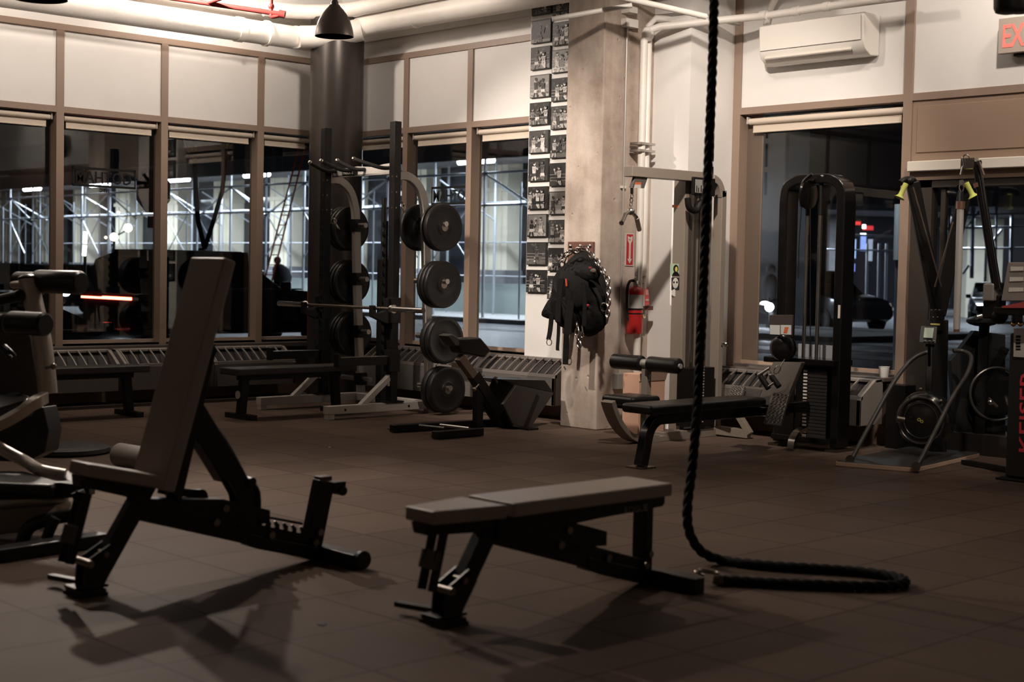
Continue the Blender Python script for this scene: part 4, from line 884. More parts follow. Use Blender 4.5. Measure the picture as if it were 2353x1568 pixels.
# angular sled / foot platform beside it
t = thing('angled_platform', 'angular dark steel platform with two slanted plates beside the concrete column', 'gym platform', (8.75, 9.0, 0))
def pw(x, y, Y): return onY(x, y, Y)
part('side_plate', MB().prism([pw(1186, 886, 8.88), pw(1273, 904, 8.88), pw(1218, 985, 8.88), pw(1180, 977, 8.88), pw(1156, 930, 8.88)], (0, .03, 0)), mat('plate_grey', (.030, .025, .022), .5), t, .004)
part('side_plate', MB().prism([pw(1140, 866, 9.12), pw(1184, 888, 9.12), pw(1157, 930, 9.12), pw(1135, 970, 9.12), pw(1108, 930, 9.12)], (0, .03, 0)), mat('plate_grey', (.030, .025, .022), .5), t, .004)
part('tray', MB().prism([pw(1150, 872, 8.9), pw(1252, 874, 8.9), pw(1273, 903, 8.9), pw(1186, 884, 8.9)], (0, .35, 0)), blk, t, .004)
part('foot', MB().box((8.50, 8.78, 0), (8.62, 9.06, .018)), blk, t, .003)
part('strut', MB().beam((8.70, 8.9, .28), (8.56, 8.9, .02), .05, .04), blk, t)
# ================================================================ LAT PULLDOWN
YL = 7.66
t = thing('lat_pulldown', 'taupe lat pulldown machine with black padded seat beside the concrete column', 'gym machine', (9.3, YL, 0))
Q = lambda x, y, Y=YL: onY(x, y, Y)
part('base_beam', MB().bar([Q(1397, 922), Q(1404, 945), Q(1418, 975), Q(1440, 1000), Q(1468, 1011), Q(1520, 1006)], .12, .045, 5).box((Q(1518, 1006).x-.02, YL-.05, .0), (9.60, YL+.05, .07)), taupe, t, .004)
sx_ = Q(1450, 920).x
seat = Q(1450, 919)
part('seat', MB().cbox(seat, (.33, .34, .075)), vinyl, t, .03, seg=4)
part('seat_bracket', MB().cbox(seat-V((0, 0, .05)), (.2, .2, .03)), blk, t)
kp = onY(1484, 836, YL)
part('knee_post', MB().beam((kp.x+.01, YL, .06), (kp.x+.01, YL, kp.z-.02), .055, .06), taupe, t, .004)
part('knee_brace', MB().tube([(kp.x, YL-.05, kp.z-.08), (kp.x, YL-.05, kp.z-.13), (kp.x, YL+.05, kp.z-.13), (kp.x, YL+.05, kp.z-.08)], .006, 8), chrome, t)
part('knee_shaft', MB().cyl((kp.x, YL-.36, kp.z), (kp.x, YL+.36, kp.z), .02).cyl((kp.x, YL-.035, kp.z), (kp.x, YL+.035, kp.z), .035), silver, t)
for s_ in (-1, 1): part('knee_roller', MB().rod((kp.x, YL+s_*.035, kp.z), (kp.x, YL+s_*.345, kp.z), [(0, 0), (0, .048), (.03, .060), (.1, .062), (.5, .059), (.9, .062), (.97, .060), (1, .048), (1, 0)], 36), vinyl, t)
XU = 9.16; yu0, yu1 = onX(1542, 700, XU).y, onX(1569, 700, XU).y
part('front_upright', MB().box((XU, yu1, .06), (XU+.05, yu0, 2.11)), taupe, t, .005)
part('upright_side', MB().box((XU+.05, yu1, .1), (XU+.11, yu1+.05, 2.1)), mat('taupe_shaded', (.07, .055, .045), .5), t)  # side face of the upright, its shade put into a darker colour
part('rear_upright', MB().bar([(9.56, YL, .05), (9.56, YL, 1.85), (9.55, YL, 1.98), (9.50, YL, 2.08), (9.42, YL, 2.12)], .09, .06, 5), taupe, t, .005)
part('back_shroud', MB().box((9.24, YL+.06, .08), (9.53, YL+.075, 2.06)), mat('shroud_taupe', (.20, .165, .14), .45), t)
part('top_beam', MB().beam(Q(1443, 394), Q(1628, 409), .09, .08), taupe, t, .005)
part('pulley_bracket', MB().prism([Q(1455, 402), Q(1484, 403), Q(1474, 433), Q(1445, 431)], (0, -.03, 0)), mat('bracket_dark', (.10, .085, .075), .45), t, .003)
part('warning_label', MB().prism([Q(1459, 421, YL-.035), Q(1473, 421, YL-.035), Q(1472, 433, YL-.035), Q(1457, 432, YL-.035)], (0, -.002, 0)), mat('label_white', (.55, .5, .46), .6), t)
part('warning_band', MB().prism([Q(1459, 419, YL-.036), Q(1473.5, 419, YL-.036), Q(1473, 424, YL-.036), Q(1458, 424, YL-.036)], (0, -.002, 0)), mat('label_orange', (.55, .12, .04), .6), t)
part('top_cable', MB().cyl(Q(1484, 406, YL-.02), Q(1545, 410, YL-.02), .004), blk, t)
for px in (1587, 1614): part('guide_rod', MB().cyl((Q(px, 700).x, YL-.01, .62), (Q(px, 700).x, YL-.01, 2.05), .011), chrome, t)
part('cable', MB().cyl((Q(1600, 700).x, YL-.01, .66), (Q(1600, 700).x, YL-.01, 2.0), .004), blk, t)
part('cable_end', MB().cyl((Q(1600, 700).x, YL-.012, .60), (Q(1600, 700).x, YL-.012, .68), .010), chrome, t)
ws = part('weight_stack', MB().box((Q(1582, 900, YL-.07).x, YL-.07, .10), (Q(1641, 900, YL-.07).x, YL+.055, Q(1600, 846, YL-.07).z)), blk, t, .004)
lb = MB()
for k in range(20): lb.box((Q(1599, 900).x, YL-.0725, .13+k*.0235), (Q(1599, 900).x+.015, YL-.0705, .142+k*.0235))
part('number_labels', lb, MATS['label_white'], ws)
part('placard', MB().box((Q(1571, 430).x, YL-.10, 1.965), (Q(1622, 430).x, YL-.075, 2.11)), blk, t, .008)
part('placard_print', MB().box((Q(1575, 430).x, YL-.1025, 1.985), (Q(1599, 430).x, YL-.1005, 2.09)), mat('print_grey', (.30, .29, .27), .6), t)
for k, (dx, dz, h_) in enumerate(((.012, .0, .05), (.035, .0, .035), (.068, .0, .055), (.09, .0, .03))): part('placard_figure', MB().box((Q(1575, 430).x+dx, YL-.1035, 1.99), (Q(1575, 430).x+dx+.010, YL-.1026, 1.99+h_)), blk, t)
part('roller_clamp', MB().tube([Q(1580, 455, YL-.06), Q(1584, 478, YL-.06), Q(1600, 484, YL-.06), Q(1610, 466, YL-.06), Q(1622, 470, YL-.06), Q(1626, 490, YL-.06)], .026, 12, 5), rubber, t)
for px0, py0, w_, h_, col, nm_ in ((1545, 471, 15, 6, (.75, .22, .08), 'orange_sticker'), (1540, 606, 20, 28, (.42, .55, .40), 'portrait_sticker'), (1543, 638, 18, 29, (.02, .02, .02), 'skull_sticker')):
    part(nm_, MB().prism([onX(px0, py0, XU), onX(px0+w_, py0+.5, XU), onX(px0+w_, py0+h_, XU), onX(px0, py0+h_, XU)], (-.0015, 0, 0)), mat(nm_, col, .5), t)
part('sticker_face', MB().ball(onX(1552, 651, XU-.002), .032, 14, (.05, 1, 1.35)), mat('sticker_bone', (.6, .57, .52), .6), t)
for a in (1548.5, 1555.5): part('sticker_eye', MB().ball(onX(a, 649, XU-.004), .009, 8, (.1, 1, 1)), blk, t)
part('sticker_head', MB().ball(onX(1553, 618, XU-.002), .028, 12, (.05, 1, 1.2)).prism([onX(1544, 634, XU-.002), onX(1548, 626, XU-.002), onX(1558, 626, XU-.002), onX(1562, 634, XU-.002)], (-.001, 0, 0)), blk, t)
part('sticker_hair', MB().ball(onX(1554, 619, XU-.004), .015, 10, (.08, 1, 1.4)), mat('sticker_yellow', (.65, .55, .15), .6), t)
part('round_sticker', MB().cyl(onX(1551, 673, XU), onX(1551, 673, XU-.002), .030), MATS['sticker_bone'], t)
part('pin_knob', MB().ball((9.62, YL-.05, .76), .022, 12).cyl((9.56, YL-.05, .76), (9.62, YL-.05, .76), .01), chrome, t)
part('rear_foot', MB().beam((9.55, YL-.03, .05), (9.60, 7.33, .04), .07, .07).beam((9.555, 7.50, .30), (9.60, 7.32, .04), .06, .05), taupe, t, .004)
part('foot_plate', MB().prism([(9.50, 7.60, .27), (9.50, 7.45, .27), (9.45, 7.43, .17), (9.45, 7.58, .17)], (.015, 0, 0)), mat('tread_plate', (.20, .18, .165), .35, .6), t)
# v-shaped pull handle hanging on its cable
t = thing('pulldown_handle', 'chrome v-shaped handle hanging from the pulldown arm on a short chain', 'cable handle', Q(1450, 440, YL-.02))
part('swivel', MB().cyl(Q(1452, 432, YL-.02), Q(1452, 445, YL-.02), .012), blk, t)
part('chain_link', MB().torus(Q(1452, 451, YL-.02), (0, 1, 0), .014, .004, 14, 6, 1.4, (0, 0, 1)).torus(Q(1451, 460, YL-.02), (1, 0, 0), .014, .004, 14, 6, 1.4, (0, 0, 1)).torus(Q(1450, 469, YL-.02), (0, 1, 0), .014, .004, 14, 6, 1.5, (0, 0, 1)), chrome, t)
part('hub', MB().ball(Q(1450, 486, YL-.02), .030, 14), steel, t)
part('grip', MB().cyl(Q(1447, 486, YL-.02), Q(1436, 494, YL-.05), .014).cyl(Q(1436, 494, YL-.05), Q(1428, 513, YL-.12), .019), steel, t)
part('grip', MB().cyl(Q(1453, 489, YL-.02), Q(1463, 500, YL), .014).cyl(Q(1463, 500, YL), Q(1469, 528, YL+.08), .019), steel, t)
# cardboard box behind the machine
cb = thing('cardboard_box', 'pinkish cardboard parcel standing behind the pulldown seat', 'box', (9.2, 8.1, 0))
part('carton', MB().box((9.06, 8.06, .0), (9.39, 8.24, .50)), mat('cardboard', (.66, .40, .28), .75, var=(6, .5, (.55, .32, .22))), cb, .006)
part('flap', MB().hexa([(9.06, 8.055, .44), (9.39, 8.055, .44), (9.39, 8.065, .44), (9.06, 8.065, .44), (9.08, 8.03, .52), (9.39, 8.03, .52), (9.39, 8.04, .52), (9.08, 8.04, .52)]), mat('cardboard_pale', (.60, .40, .30), .75), cb)
for k in range(3): part('printed_mark', MB().box((9.27+k*.02, 8.056, .06), (9.28+k*.02, 8.059, .11)), mat('print_brown', (.20, .10, .07), .8), cb)
# ================================================================ SEATED ROW
YR = 6.64
t = thing('seated_row_machine', 'black seated row machine with long bench, weight stack and arched frame', 'gym machine', (9.5, YR, 0))
part('bench_pad', MB().box((onZ(1457, 929, .44).x, YR-.14, .375), (8.72, YR+.14, .44)), vinyl, t, .025, seg=4)
part('bench_beam', MB().box((7.62, YR-.035, .29), (9.40, YR+.035, .375)), blkgloss, t, .01)
part('front_leg', MB().bar([(7.72, YR, .34), (7.62, YR, .31), (7.56, YR, .24), (7.53, YR, .12), (7.50, YR, .012)], .075, .075, 5), blkgloss, t, .01)
part('leg_foot', MB().box((7.43, YR-.07, 0), (7.58, YR+.07, .012)), steelb, t)
T = lambda x, y, X=9.5: onX(x, y, X)
yl_, yr_ = T(1806, 700).y, T(1938, 700).y
zt_ = T(1865, 404).z-.03
arch = [(9.5, yl_, .03), (9.5, yl_, 1.9), (9.5, yl_-.02, 2.02), (9.5, yl_-.10, zt_-.01), (9.5, yl_-.18, zt_), (9.5, yr_+.18, zt_), (9.5, yr_+.10, zt_-.01), (9.5, yr_+.02, 2.02), (9.5, yr_, 1.9), (9.5, yr_, .03)]
R_ = [V(arch[0]), V(arch[1])] + spline([V(a) for a in arch[1:5]], 6)[1:] + spline([V(a) for a in arch[5:9]], 6) + [V(arch[9])]
part('arch_frame', MB().bar(R_, .16, .075, 0, (1, 0, 0)), blkgloss, t, .012)
part('foot', MB().box((9.38, yl_-.05, 0), (9.62, yl_+.05, .02)), steelb, t); part('foot', MB().box((9.38, yr_-.05, 0), (9.62, yr_+.05, .02)), steelb, t)
for px in (1851, 1881):
    yy = T(px, 650, 9.46).y
    part('guide_rod', MB().cyl((9.46, yy, .70), (9.46, yy, 1.82), .015), chrome, t); part('rod_sleeve', MB().cyl((9.46, yy, 1.80), (9.46, yy, 2.08), .017), blk, t)
part('pulley', MB().rod(T(1862, 448, 9.40), T(1853, 448, 9.40), [(0, 0), (0, .05), (.2, .11), (.5, .10), (.8, .11), (1, .05), (1, 0)], 28), blkgloss, t)
part('pulley_cover', MB().tube([T(1866, 400, 9.36), T(1847, 418, 9.36), T(1840, 445, 9.36), T(1842, 475, 9.36)], .014, 10, 5), blkgloss, t)
part('cable', MB().tube([T(1842, 470, 9.36), T(1836, 560, 9.36), T(1834, 640, 9.36)], .004, 8).cyl(T(1862, 480, 9.4), T(1862, 820, 9.4), .004), blk, t)
part('top_plate', MB().box((9.36, yl_+.10, .655), (9.62, yr_-.02, .70)), blkgloss, t, .006)
st_ = part('weight_stack', MB().box((9.42, T(1842, 900).y, .09), (9.60, T(1902, 900).y, .62)), blk, t, .003)
g_ = MB(); ya_, yb_ = T(1856, 900, 9.415).y, T(1900, 900, 9.415).y
for k in range(19): g_.box((9.412, ya_, .10+k*.027), (9.42, yb_, .122+k*.027))
part('stack_plates', g_, mat('stack_dark', (.03, .026, .024), .45), st_)
lb = MB(); yc_ = T(1846, 900, 9.41).y
for k in range(20): lb.box((9.405, yc_, .10+k*.0262), (9.41, yc_-.035, .114+k*.0262))
part('number_labels', lb, mat('label_bright', (.75, .7, .64), .4), t)
part('base_rail', MB().box((9.35, yl_, .06), (9.43, yr_, .10)), blkgloss, t, .004)
part('low_guard', MB().box((9.40, yl_-.04, .10), (9.41, T(1842, 900).y, .62)), blk, t)
part('guard_panel', MB().box((9.61, yl_-.05, .30), (9.62, yr_+.05, .80)), mat('guard_grey', (.30, .30, .32), .4), t)
part('frame_label', MB().box((9.415, yr_-.01, 1.02), (9.418, yr_-.03, 1.12)), MATS['label_white'], t)
part('chrome_foot', MB().bar([T(1848, 986, 9.30), T(1832, 994, 9.26), T(1822, 1010, 9.22), T(1818, 1032, 9.20)], .06, .03, 5, (0, 1, 0)), mat('chrome_dark', (.35, .32, .29), .2, 1), t)
part('low_pulley', MB().rod(T(1803, 800, 9.25), T(1796, 800, 9.30), [(0, 0), (0, .07), (.2, .10), (.8, .10), (1, .07), (1, 0)], 28), blkgloss, t)
part('pulley_post', MB().box((9.26, T(1803, 800, 9.3).y-.03, .45), (9.32, T(1803, 800, 9.3).y+.03, .74)), blk, t, .004)
# placard on a stem
part('placard', MB().prism([T(1768, 724, 9.2), T(1821, 724, 9.2), T(1819, 772, 9.2), T(1768, 769, 9.2)], (.02, 0, 0)), mat('placard_brown', (.055, .04, .035), .4), t, .003)
for a, b2 in ((1769, 1792), (1794, 1818)): part('placard_print', MB().prism([T(a, 747, 9.197), T(b2, 747.5, 9.197), T(b2, 769.5, 9.197), T(a, 768.5, 9.197)], (.002, 0, 0)), mat('print_pale', (.50, .52, .49), .6), t)
part('print_marks', MB().prism([T(1803, 752, 9.195), T(1812, 752, 9.195), T(1808, 766, 9.195), T(1800, 766, 9.195)], (.0015, 0, 0)), mat('label_orange', (.55, .12, .04), .6), t)
# slanted foot platform with two tread plates
fp = MATS.get('foot_grey') or mat('foot_grey', (.115, .095, .082), .5)
part('foot_shroud', MB().prism([T(1776, 832, 8.95), T(1842, 833, 8.95), T(1800, 935, 8.8), T(1738, 930, 8.8)], (.05, 0, 0)), fp, t, .006)
tread = MATS['tread_plate']
def treadplate(c4):
    c4 = [V(p) for p in c4]; n = (c4[1]-c4[0]).cross(c4[3]-c4[0]).normalized()
    if n.dot(O-c4[0]) < 0: n = -n
    p_ = part('foot_plate', MB().prism(c4, -n*.02), tread, t, .003)
    k = MB()
    for i in range(1, 9):
        for j in range(1, 14):
            u, v = i/9 + (.5/9 if j % 2 else 0), j/14
            if u > .97: continue
            q = c4[0].lerp(c4[1], u).lerp(c4[3].lerp(c4[2], u), v)
            d = ((c4[1]-c4[0]).normalized() + (c4[3]-c4[0]).normalized()*(1 if (i+j) % 2 else -1)).normalized()
            k.tube([q-d*.010, q+n*.004, q+d*.010], .004, 6)
    ko = part('tread_pattern', k, mat('tread_bright', (.30, .27, .25), .25, .8), p_)
treadplate([T(1774, 902, 8.75), T(1814, 904, 8.75), T(1793, 978, 8.62), T(1754, 974, 8.62)])
treadplate([T(1682, 886, 8.95), T(1712, 888, 8.95), T(1700, 926, 8.82), T(1664, 926, 8.82)])
part('platform_beam', MB().beam(T(1702, 936, 8.85), T(1770, 944, 8.8), .10, .05).beam(T(1700, 923, 8.9), T(1768, 927, 8.85), .05, .02), blkgloss, t, .006)
part('foot_panel', MB().prism([T(1710, 893, 9.0), T(1750, 896, 9.0), T(1741, 926, 8.9), T(1701, 922, 8.9)], (.02, 0, 0)), mat('panel_dim', (.05, .042, .04), .5), t)
# double row handle hooked over the platform
t = thing('row_handle', 'chrome double-grip row handle hanging on the slanted foot platform', 'cable handle', T(1770, 850, 8.85))
part('rod', MB().cyl(T(1745, 861, 8.72), T(1769, 846, 8.72), .010).tube([T(1768, 846, 8.72), T(1771, 857, 8.72), T(1770, 862, 8.72)], .006, 8, 3), chrome, t)
part('end_ball', MB().ball(T(1743, 862, 8.72), .014, 10).ball(T(1770, 863, 8.72), .014, 10), chrome, t)
part('grip', MB().cyl(T(1748, 866, 8.72), T(1766, 893, 8.72), .022), rubber, t); part('grip', MB().cyl(T(1773, 866, 8.72), T(1790, 889, 8.72), .022), rubber, t)
part('cross_bar', MB().cyl(T(1767, 888, 8.70), T(1779, 880, 8.70), .009), chrome, t)
part('carabiner', MB().torus(T(1786, 850, 8.75), (.9, .3, 0), .020, .004, 16, 6, 1.9, T(1793, 841, 8.75)-T(1780, 858, 8.75)).cyl(T(1794, 842, 8.75), T(1803, 826, 8.78), .004), chrome, t)
# ================================================================ SKI MACHINE ON ITS PLYWOOD STAND
t = thing('ski_machine', 'black ski ergometer with yellow-green handles on a plywood floor stand', 'ski ergometer', (9.7, 5.85, 0))
c = [V((8.72, 5.92, 0)), V((8.90, 5.37, 0)), V((10.12, 5.55, 0)), V((10.02, 6.10, 0))]
def rounded(c4, r, n=4):
    out = []
    for i in range(4):
        p, a, b2 = c4[i], c4[i-1], c4[(i+1) % 4]; u, v = (a-p).normalized(), (b2-p).normalized()
        for k in range(n+1):
            w_ = k/n; q = p+u*r*(1-w_)**2+v*r*w_**2; out.append(q)
    return out
bd = part('floor_board', MB().prism([p+V((0, 0, .002)) for p in rounded(c, .07)], (0, 0, .030)), mat('plywood_edge', (.72, .50, .36), .6), t, .002)
part('board_top', MB().prism([p+V((0, 0, .032)) for p in rounded([q.lerp(V((9.45, 5.74, 0)), .008) for q in c], .07)], (0, 0, .003)), mat('board_black', (.035, .03, .027), .55), bd)
D0 = 10.9
A3 = lambda x, y, D=D0: at(x, y, D)
part('leg_tube', MB().tube([onZ(1958, 1054, .035), A3(2000, 975, 10.75), A3(2045, 893, 10.85), A3(2078, 845, 10.95), A3(2105, 820, 11), A3(2135, 808, 11)], .016, 12, 5), mat('leg_grey', (.05, .045, .042), .4), t)
part('leg_tube', MB().tube([onZ(2110, 1068, .035), A3(2145, 1000, 10.35), A3(2185, 920, 10.55), A3(2222, 860, 10.75), A3(2232, 822, 10.9), A3(2215, 808, 11), A3(2190, 806, 11)], .016, 12, 5), MATS['leg_grey'], t)
for px, py in ((1953, 1056), (2105, 1072)): part('leg_foot', MB().cyl(onZ(px, py, .034), onZ(px, py, .05), .030), steelb, t)
part('tower', MB().beam(A3(2150, 1040, 11.1), A3(2155, 735, 11.1), .16, .12, RT), blk, t, .01)
part('tower_plate', MB().prism([A3(2137, 712, 11.0), A3(2170, 712, 11.0), A3(2168, 760, 11.0), A3(2136, 760, 11.0)], RT.cross(UP)*-.03), blk, t, .003)
bl = MB()
for i, j in ((2141, 713), (2150, 712), (2159, 713), (2145, 729), (2155, 729)): bl.ball(A3(i, j, 10.96), .006, 8)
part('tower_bolts', bl, chrome, t)
part('arm', MB().beam(A3(2155, 725, 11.1), A3(2097, 418, 11.0), .05, .10, RT), blk, t, .01)
part('arm', MB().beam(A3(2157, 725, 11.1), A3(2220, 430, 11.0), .05, .10, RT), blk, t, .01)
part('arm_edge', MB().cyl(A3(2163, 660, 10.95), A3(2098, 430, 10.9), .006), mat('edge_bronze', (.16, .12, .09), .4, .5), t)
part('arm_edge', MB().cyl(A3(2148, 660, 10.95), A3(2190, 510, 10.9), .006), MATS['edge_bronze'], t)
part('arm_head', MB().tube([A3(2068, 421, 10.8), A3(2082, 412, 10.85), A3(2098, 413, 11), A3(2102, 425, 11)], .022, 12, 5).ball(A3(2090, 416, 10.85), .035, 12), blk, t)
part('arm_head', MB().tube([A3(2205, 432, 10.8), A3(2215, 424, 10.85), A3(2230, 428, 11)], .025, 12, 5), blk, t)
hg = mat('handle_lime', (.55, .60, .13), .45)
for (x0, y0, x1, y1) in ((2082, 422, 2066, 455), (2220, 420, 2237, 452)):
    a, b2 = A3(x0, y0, 10.75), A3(x1, y1, 10.75)
    part('handle', MB().rod(a, b2, [(0, .0), (0, .019), (.1, .020), (.5, .018), (.8, .019), (.92, .028), (1, .042), (1, 0)], 20), hg, t)
fc = A3(2122, 966, 10.72); ax = (O-fc); ax.z = 0; ax = (ax.normalized() + V((-.15, .35, 0))).normalized()
part('flywheel_housing', MB().rod(fc-ax*.12, fc+ax*.05, [(0, 0), (0, .17), (.08, .20), (.5, .215), (.82, .20), (.92, .185), (1., .175), (.96, .15), (1, .14), (1, 0)], 56), mat('housing_gloss', (.012, .011, .011), .2, coat=.5), t)
part('housing_rim', MB().torus(fc+ax*.052, ax, .168, .008, 48, 8), mat('rim_dark', (.10, .09, .085), .25, .6), t)
part('housing_rim', MB().torus(fc+ax*.052, ax, .128, .004, 48, 8), MATS['rim_dark'], t)
rr = V((0, 0, 1)).cross(ax)
part('badge', MB().torus(fc+ax*.056+rr*-.012+V((0, 0, .006)), ax, .010, .003, 14, 6).torus(fc+ax*.056+rr*.010-V((0, 0, .006)), ax, .009, .003, 14, 6), mat('badge_yellow', (.55, .48, .08), .5), t)
for q_ in ((2163, 922), (2116, 895)): part('housing_clip', MB().ball(A3(*q_, 10.6), .014, 10), steelb, t)
part('side_knob', MB().cyl(A3(2060, 962, 10.7), A3(2078, 965, 10.7), .02), steelb, t)
part('monitor', MB().prism([A3(2119, 749, 10.7), A3(2154, 751, 10.7), A3(2151, 790, 10.65), A3(2115, 787, 10.65)], FW*.03), mat('monitor_case', (.05, .045, .042), .4), t, .004)
part('screen', MB().prism([A3(2125, 753, 10.69), A3(2146, 754, 10.69), A3(2143, 777, 10.65), A3(2122, 776, 10.65)], FW*.004), mat('lcd', (.42, .46, .36), .3, emit=((.7, .8, .6), .12)), t)
bt = MB()
for k in range(3): bt.ball(A3(2126+k*10, 783.5, 10.64), .007, 8, (1.6, 1.6, .5))
part('buttons', bt, mat('button_grey', (.4, .37, .33), .5), t)
part('yellow_label', MB().prism([A3(2138, 743, 10.95), A3(2160, 744, 10.95), A3(2160, 748, 10.95), A3(2138, 747, 10.95)], FW*.002), mat('label_yellow', (.5, .42, .12), .6), t)
part('monitor_arm', MB().cyl(A3(2135, 792, 10.75), A3(2135, 840, 10.95), .012).beam(A3(2125, 793, 10.7), A3(2146, 795, 10.7), .03, .02), blk, t)
# ================================================================ PNEUMATIC CABLE COLUMN AT THE RIGHT EDGE
t = thing('cable_column', 'black cable training column with red vertical lettering at the picture edge', 'gym machine', (9.3, 4.6, 0))
part('column_body', MB().box((9.12, 4.40, .02), (9.42, 4.83, .98)), mat('column_black', (.020, .017, .016), .4), t, .012)
part('floor_plate', MB().box((9.05, 4.38, 0), (9.5, 4.86, .015)), blk, t, .003)
text('KEISER', .12, (9.115, 4.65, .185), (0, .02, 1), (0, 1, 0), mat('logo_red', (.75, .05, .07), .5), t, .0015, sx=1.55)
part('control_panel', MB().prism([onX(2316, 603, 9.05), onX(2372, 603, 9.05), onX(2372, 692, 9.0), onX(2300, 692, 9.0)], (.05, 0, 0)), mat('panel_taupe', (.20, .17, .15), .4), t, .006)
for k in range(3): part('panel_button', MB().prism([onX(2323-k*2, 613+k*24, 9.03-.01*k), onX(2352, 613+k*24, 9.03-.01*k), onX(2352, 622+k*24, 9.03-.01*k), onX(2322-k*2, 623+k*24, 9.03-.01*k)], (-.004, 0, 0)), mat('button_white', (.65, .6, .55), .5), t)
part('tray', MB().prism([onX(2283, 706, 8.95), onX(2372, 706, 8.95), onX(2372, 726, 8.95), onX(2283, 722, 8.95)], (.25, 0, 0)), blk, t, .006)
part('red_strip', MB().prism([onX(2302, 704, 8.94), onX(2372, 690, 8.94), onX(2372, 708, 8.94), onX(2302, 708, 8.94)], (.02, 0, 0)), mat('strip_red', (.40, .06, .06), .5), t)
for px in (2329, 2345): part('brass_knob', MB().ball(onX(px, 745, 9.06), .018, 14), mat('brass', (.75, .5, .22), .25, 1), t)
part('paper_label', MB().prism([onX(2330, 755, 9.105), onX(2360, 754, 9.105), onX(2360, 822, 9.105), onX(2329, 820, 9.105)], (-.002, 0, 0)), mat('paper_label', (.5, .46, .41), .7), t)
k_ = MB()
for i, (y0, y1) in enumerate(((771, 777), (779, 784), (786, 792), (794, 799), (801, 805))): k_.prism([onX(2334, y0, 9.102), onX(2345, y0, 9.102), onX(2345, y1, 9.102), onX(2334, y1, 9.102)], (-.001, 0, 0))
part('label_writing', k_, blk, t)
part('arm_joint', MB().cbox(onX(2277, 672, 9.1), (.08, .08, .12)), mat('joint_grey', (.45, .41, .37), .35, .5), t, .012)
part('joint_body', MB().cbox(onX(2285, 705, 9.15), (.10, .12, .16)).ball(onX(2296, 725, 9.15), .06, 12), blk, t, .01)
part('swing_arm', MB().cyl(onX(2243, 372, 9.1), onX(2291, 665, 9.1), .028, .032), blkgloss, t)
part('arm_band', MB().cyl(onX(2247, 421, 9.1), onX(2249, 431, 9.1), .032), mat('copper_band', (.55, .30, .20), .3, .8), t)
part('arm_head', MB().cbox(onX(2228, 376, 9.1), (.06, .10, .07)).cyl(onX(2213, 372, 9.1), onX(2252, 376, 9.1), .024).tube([onX(2213, 382, 9.05), onX(2212, 362, 9.05), onX(2222, 356, 9.05), onX(2232, 370, 9.05)], .004, 8, 5).beam(onX(2250, 372, 9.06), onX(2260, 402, 9.06), .02, .01), mat('head_chrome', (.5, .47, .44), .2, 1), t)
part('rear_frame', MB().beam((9.45, 4.9, 0), (9.45, 4.9, 1.0), .05, .05).beam((9.5, 5.05, .30), (9.45, 4.75, .30), .04, .04).beam((9.60, 5.40, .02), (9.40, 4.84, .02), .06, .03), blk, t)
t = thing('chrome_bar', 'long chrome cable bar hanging straight down by a strap and clip', 'cable bar', onX(2205, 600, 9.08))
part('bar', MB().cyl(onX(2207, 478, 9.08), onX(2198, 757, 9.08), .0235, seg=24), mat('satin_bar', (.85, .80, .74), .32, .45), t)
part('collar', MB().cyl(onX(2208, 463, 9.08), onX(2207, 480, 9.08), .030), mat('copper_band', (.55, .30, .20), .3, .8), t)
part('end_tip', MB().cyl(onX(2198, 756, 9.08), onX(2198, 764, 9.08), .020), MATS['copper_band'], t)
part('strap', MB().beam(onX(2209, 440, 9.08), onX(2208, 463, 9.08), .045, .02, RT), blk, t)
part('clip', MB().torus(onX(2210, 432, 9.08), (1, 0, 0), .017, .004, 14, 6, 1.5, (0, 0, 1)).cyl(onX(2209, 414, 9.08), onX(2210, 426, 9.08), .012).cyl(onX(2214, 382, 9.08), onX(2209, 402, 9.08), .012), chrome, t)
# stationary bike, a dark shape behind the two machines
t = thing('exercise_bike', 'dark exercise bike mostly hidden between the ski machine and the red-lettered column', 'exercise bike', (10.0, 4.9, 0))
wc_ = at(2285, 905, 11.2)
part('flywheel', MB().rod(wc_-FW*.03, wc_+FW*.03, [(0, 0), (0, .16), (.5, .19), (1, .16), (1, 0)], 32), blkgloss, t)
part('guard_ring', MB().torus(wc_-FW*.05, FW, .20, .010, 36, 8), mat('ring_dim', (.12, .11, .10), .3, .6), t)
part('frame', MB().beam(at(2250, 1040, 11.2), at(2262, 745, 11.2), .07, .07).beam(at(2240, 1040, 11.2), at(2310, 1040, 11.2), .06, .06).beam(at(2255, 900, 11.2), at(2310, 800, 11.2), .06, .05), blk, t)
part('seat', MB().ball(at(2257, 738, 11.1), .12, 14, (1, 1, .35)), vinyl, t); part('seat_clamp', MB().cyl(at(2244, 730, 11.0), at(2256, 727, 11.0), .02), chrome, t)
part('crank', MB().ball(at(2276, 925, 11.0), .022, 10).cyl(at(2272, 915, 11.0), at(2292, 935, 11.0), .012), chrome, t)
part('body_shroud', MB().prism([at(2185, 830, 11.3), at(2240, 760, 11.3), at(2310, 770, 11.3), at(2310, 1000, 11.3), at(2200, 1010, 11.3)], FW*.1), mat('shroud_black', (.008, .007, .007), .5), t)
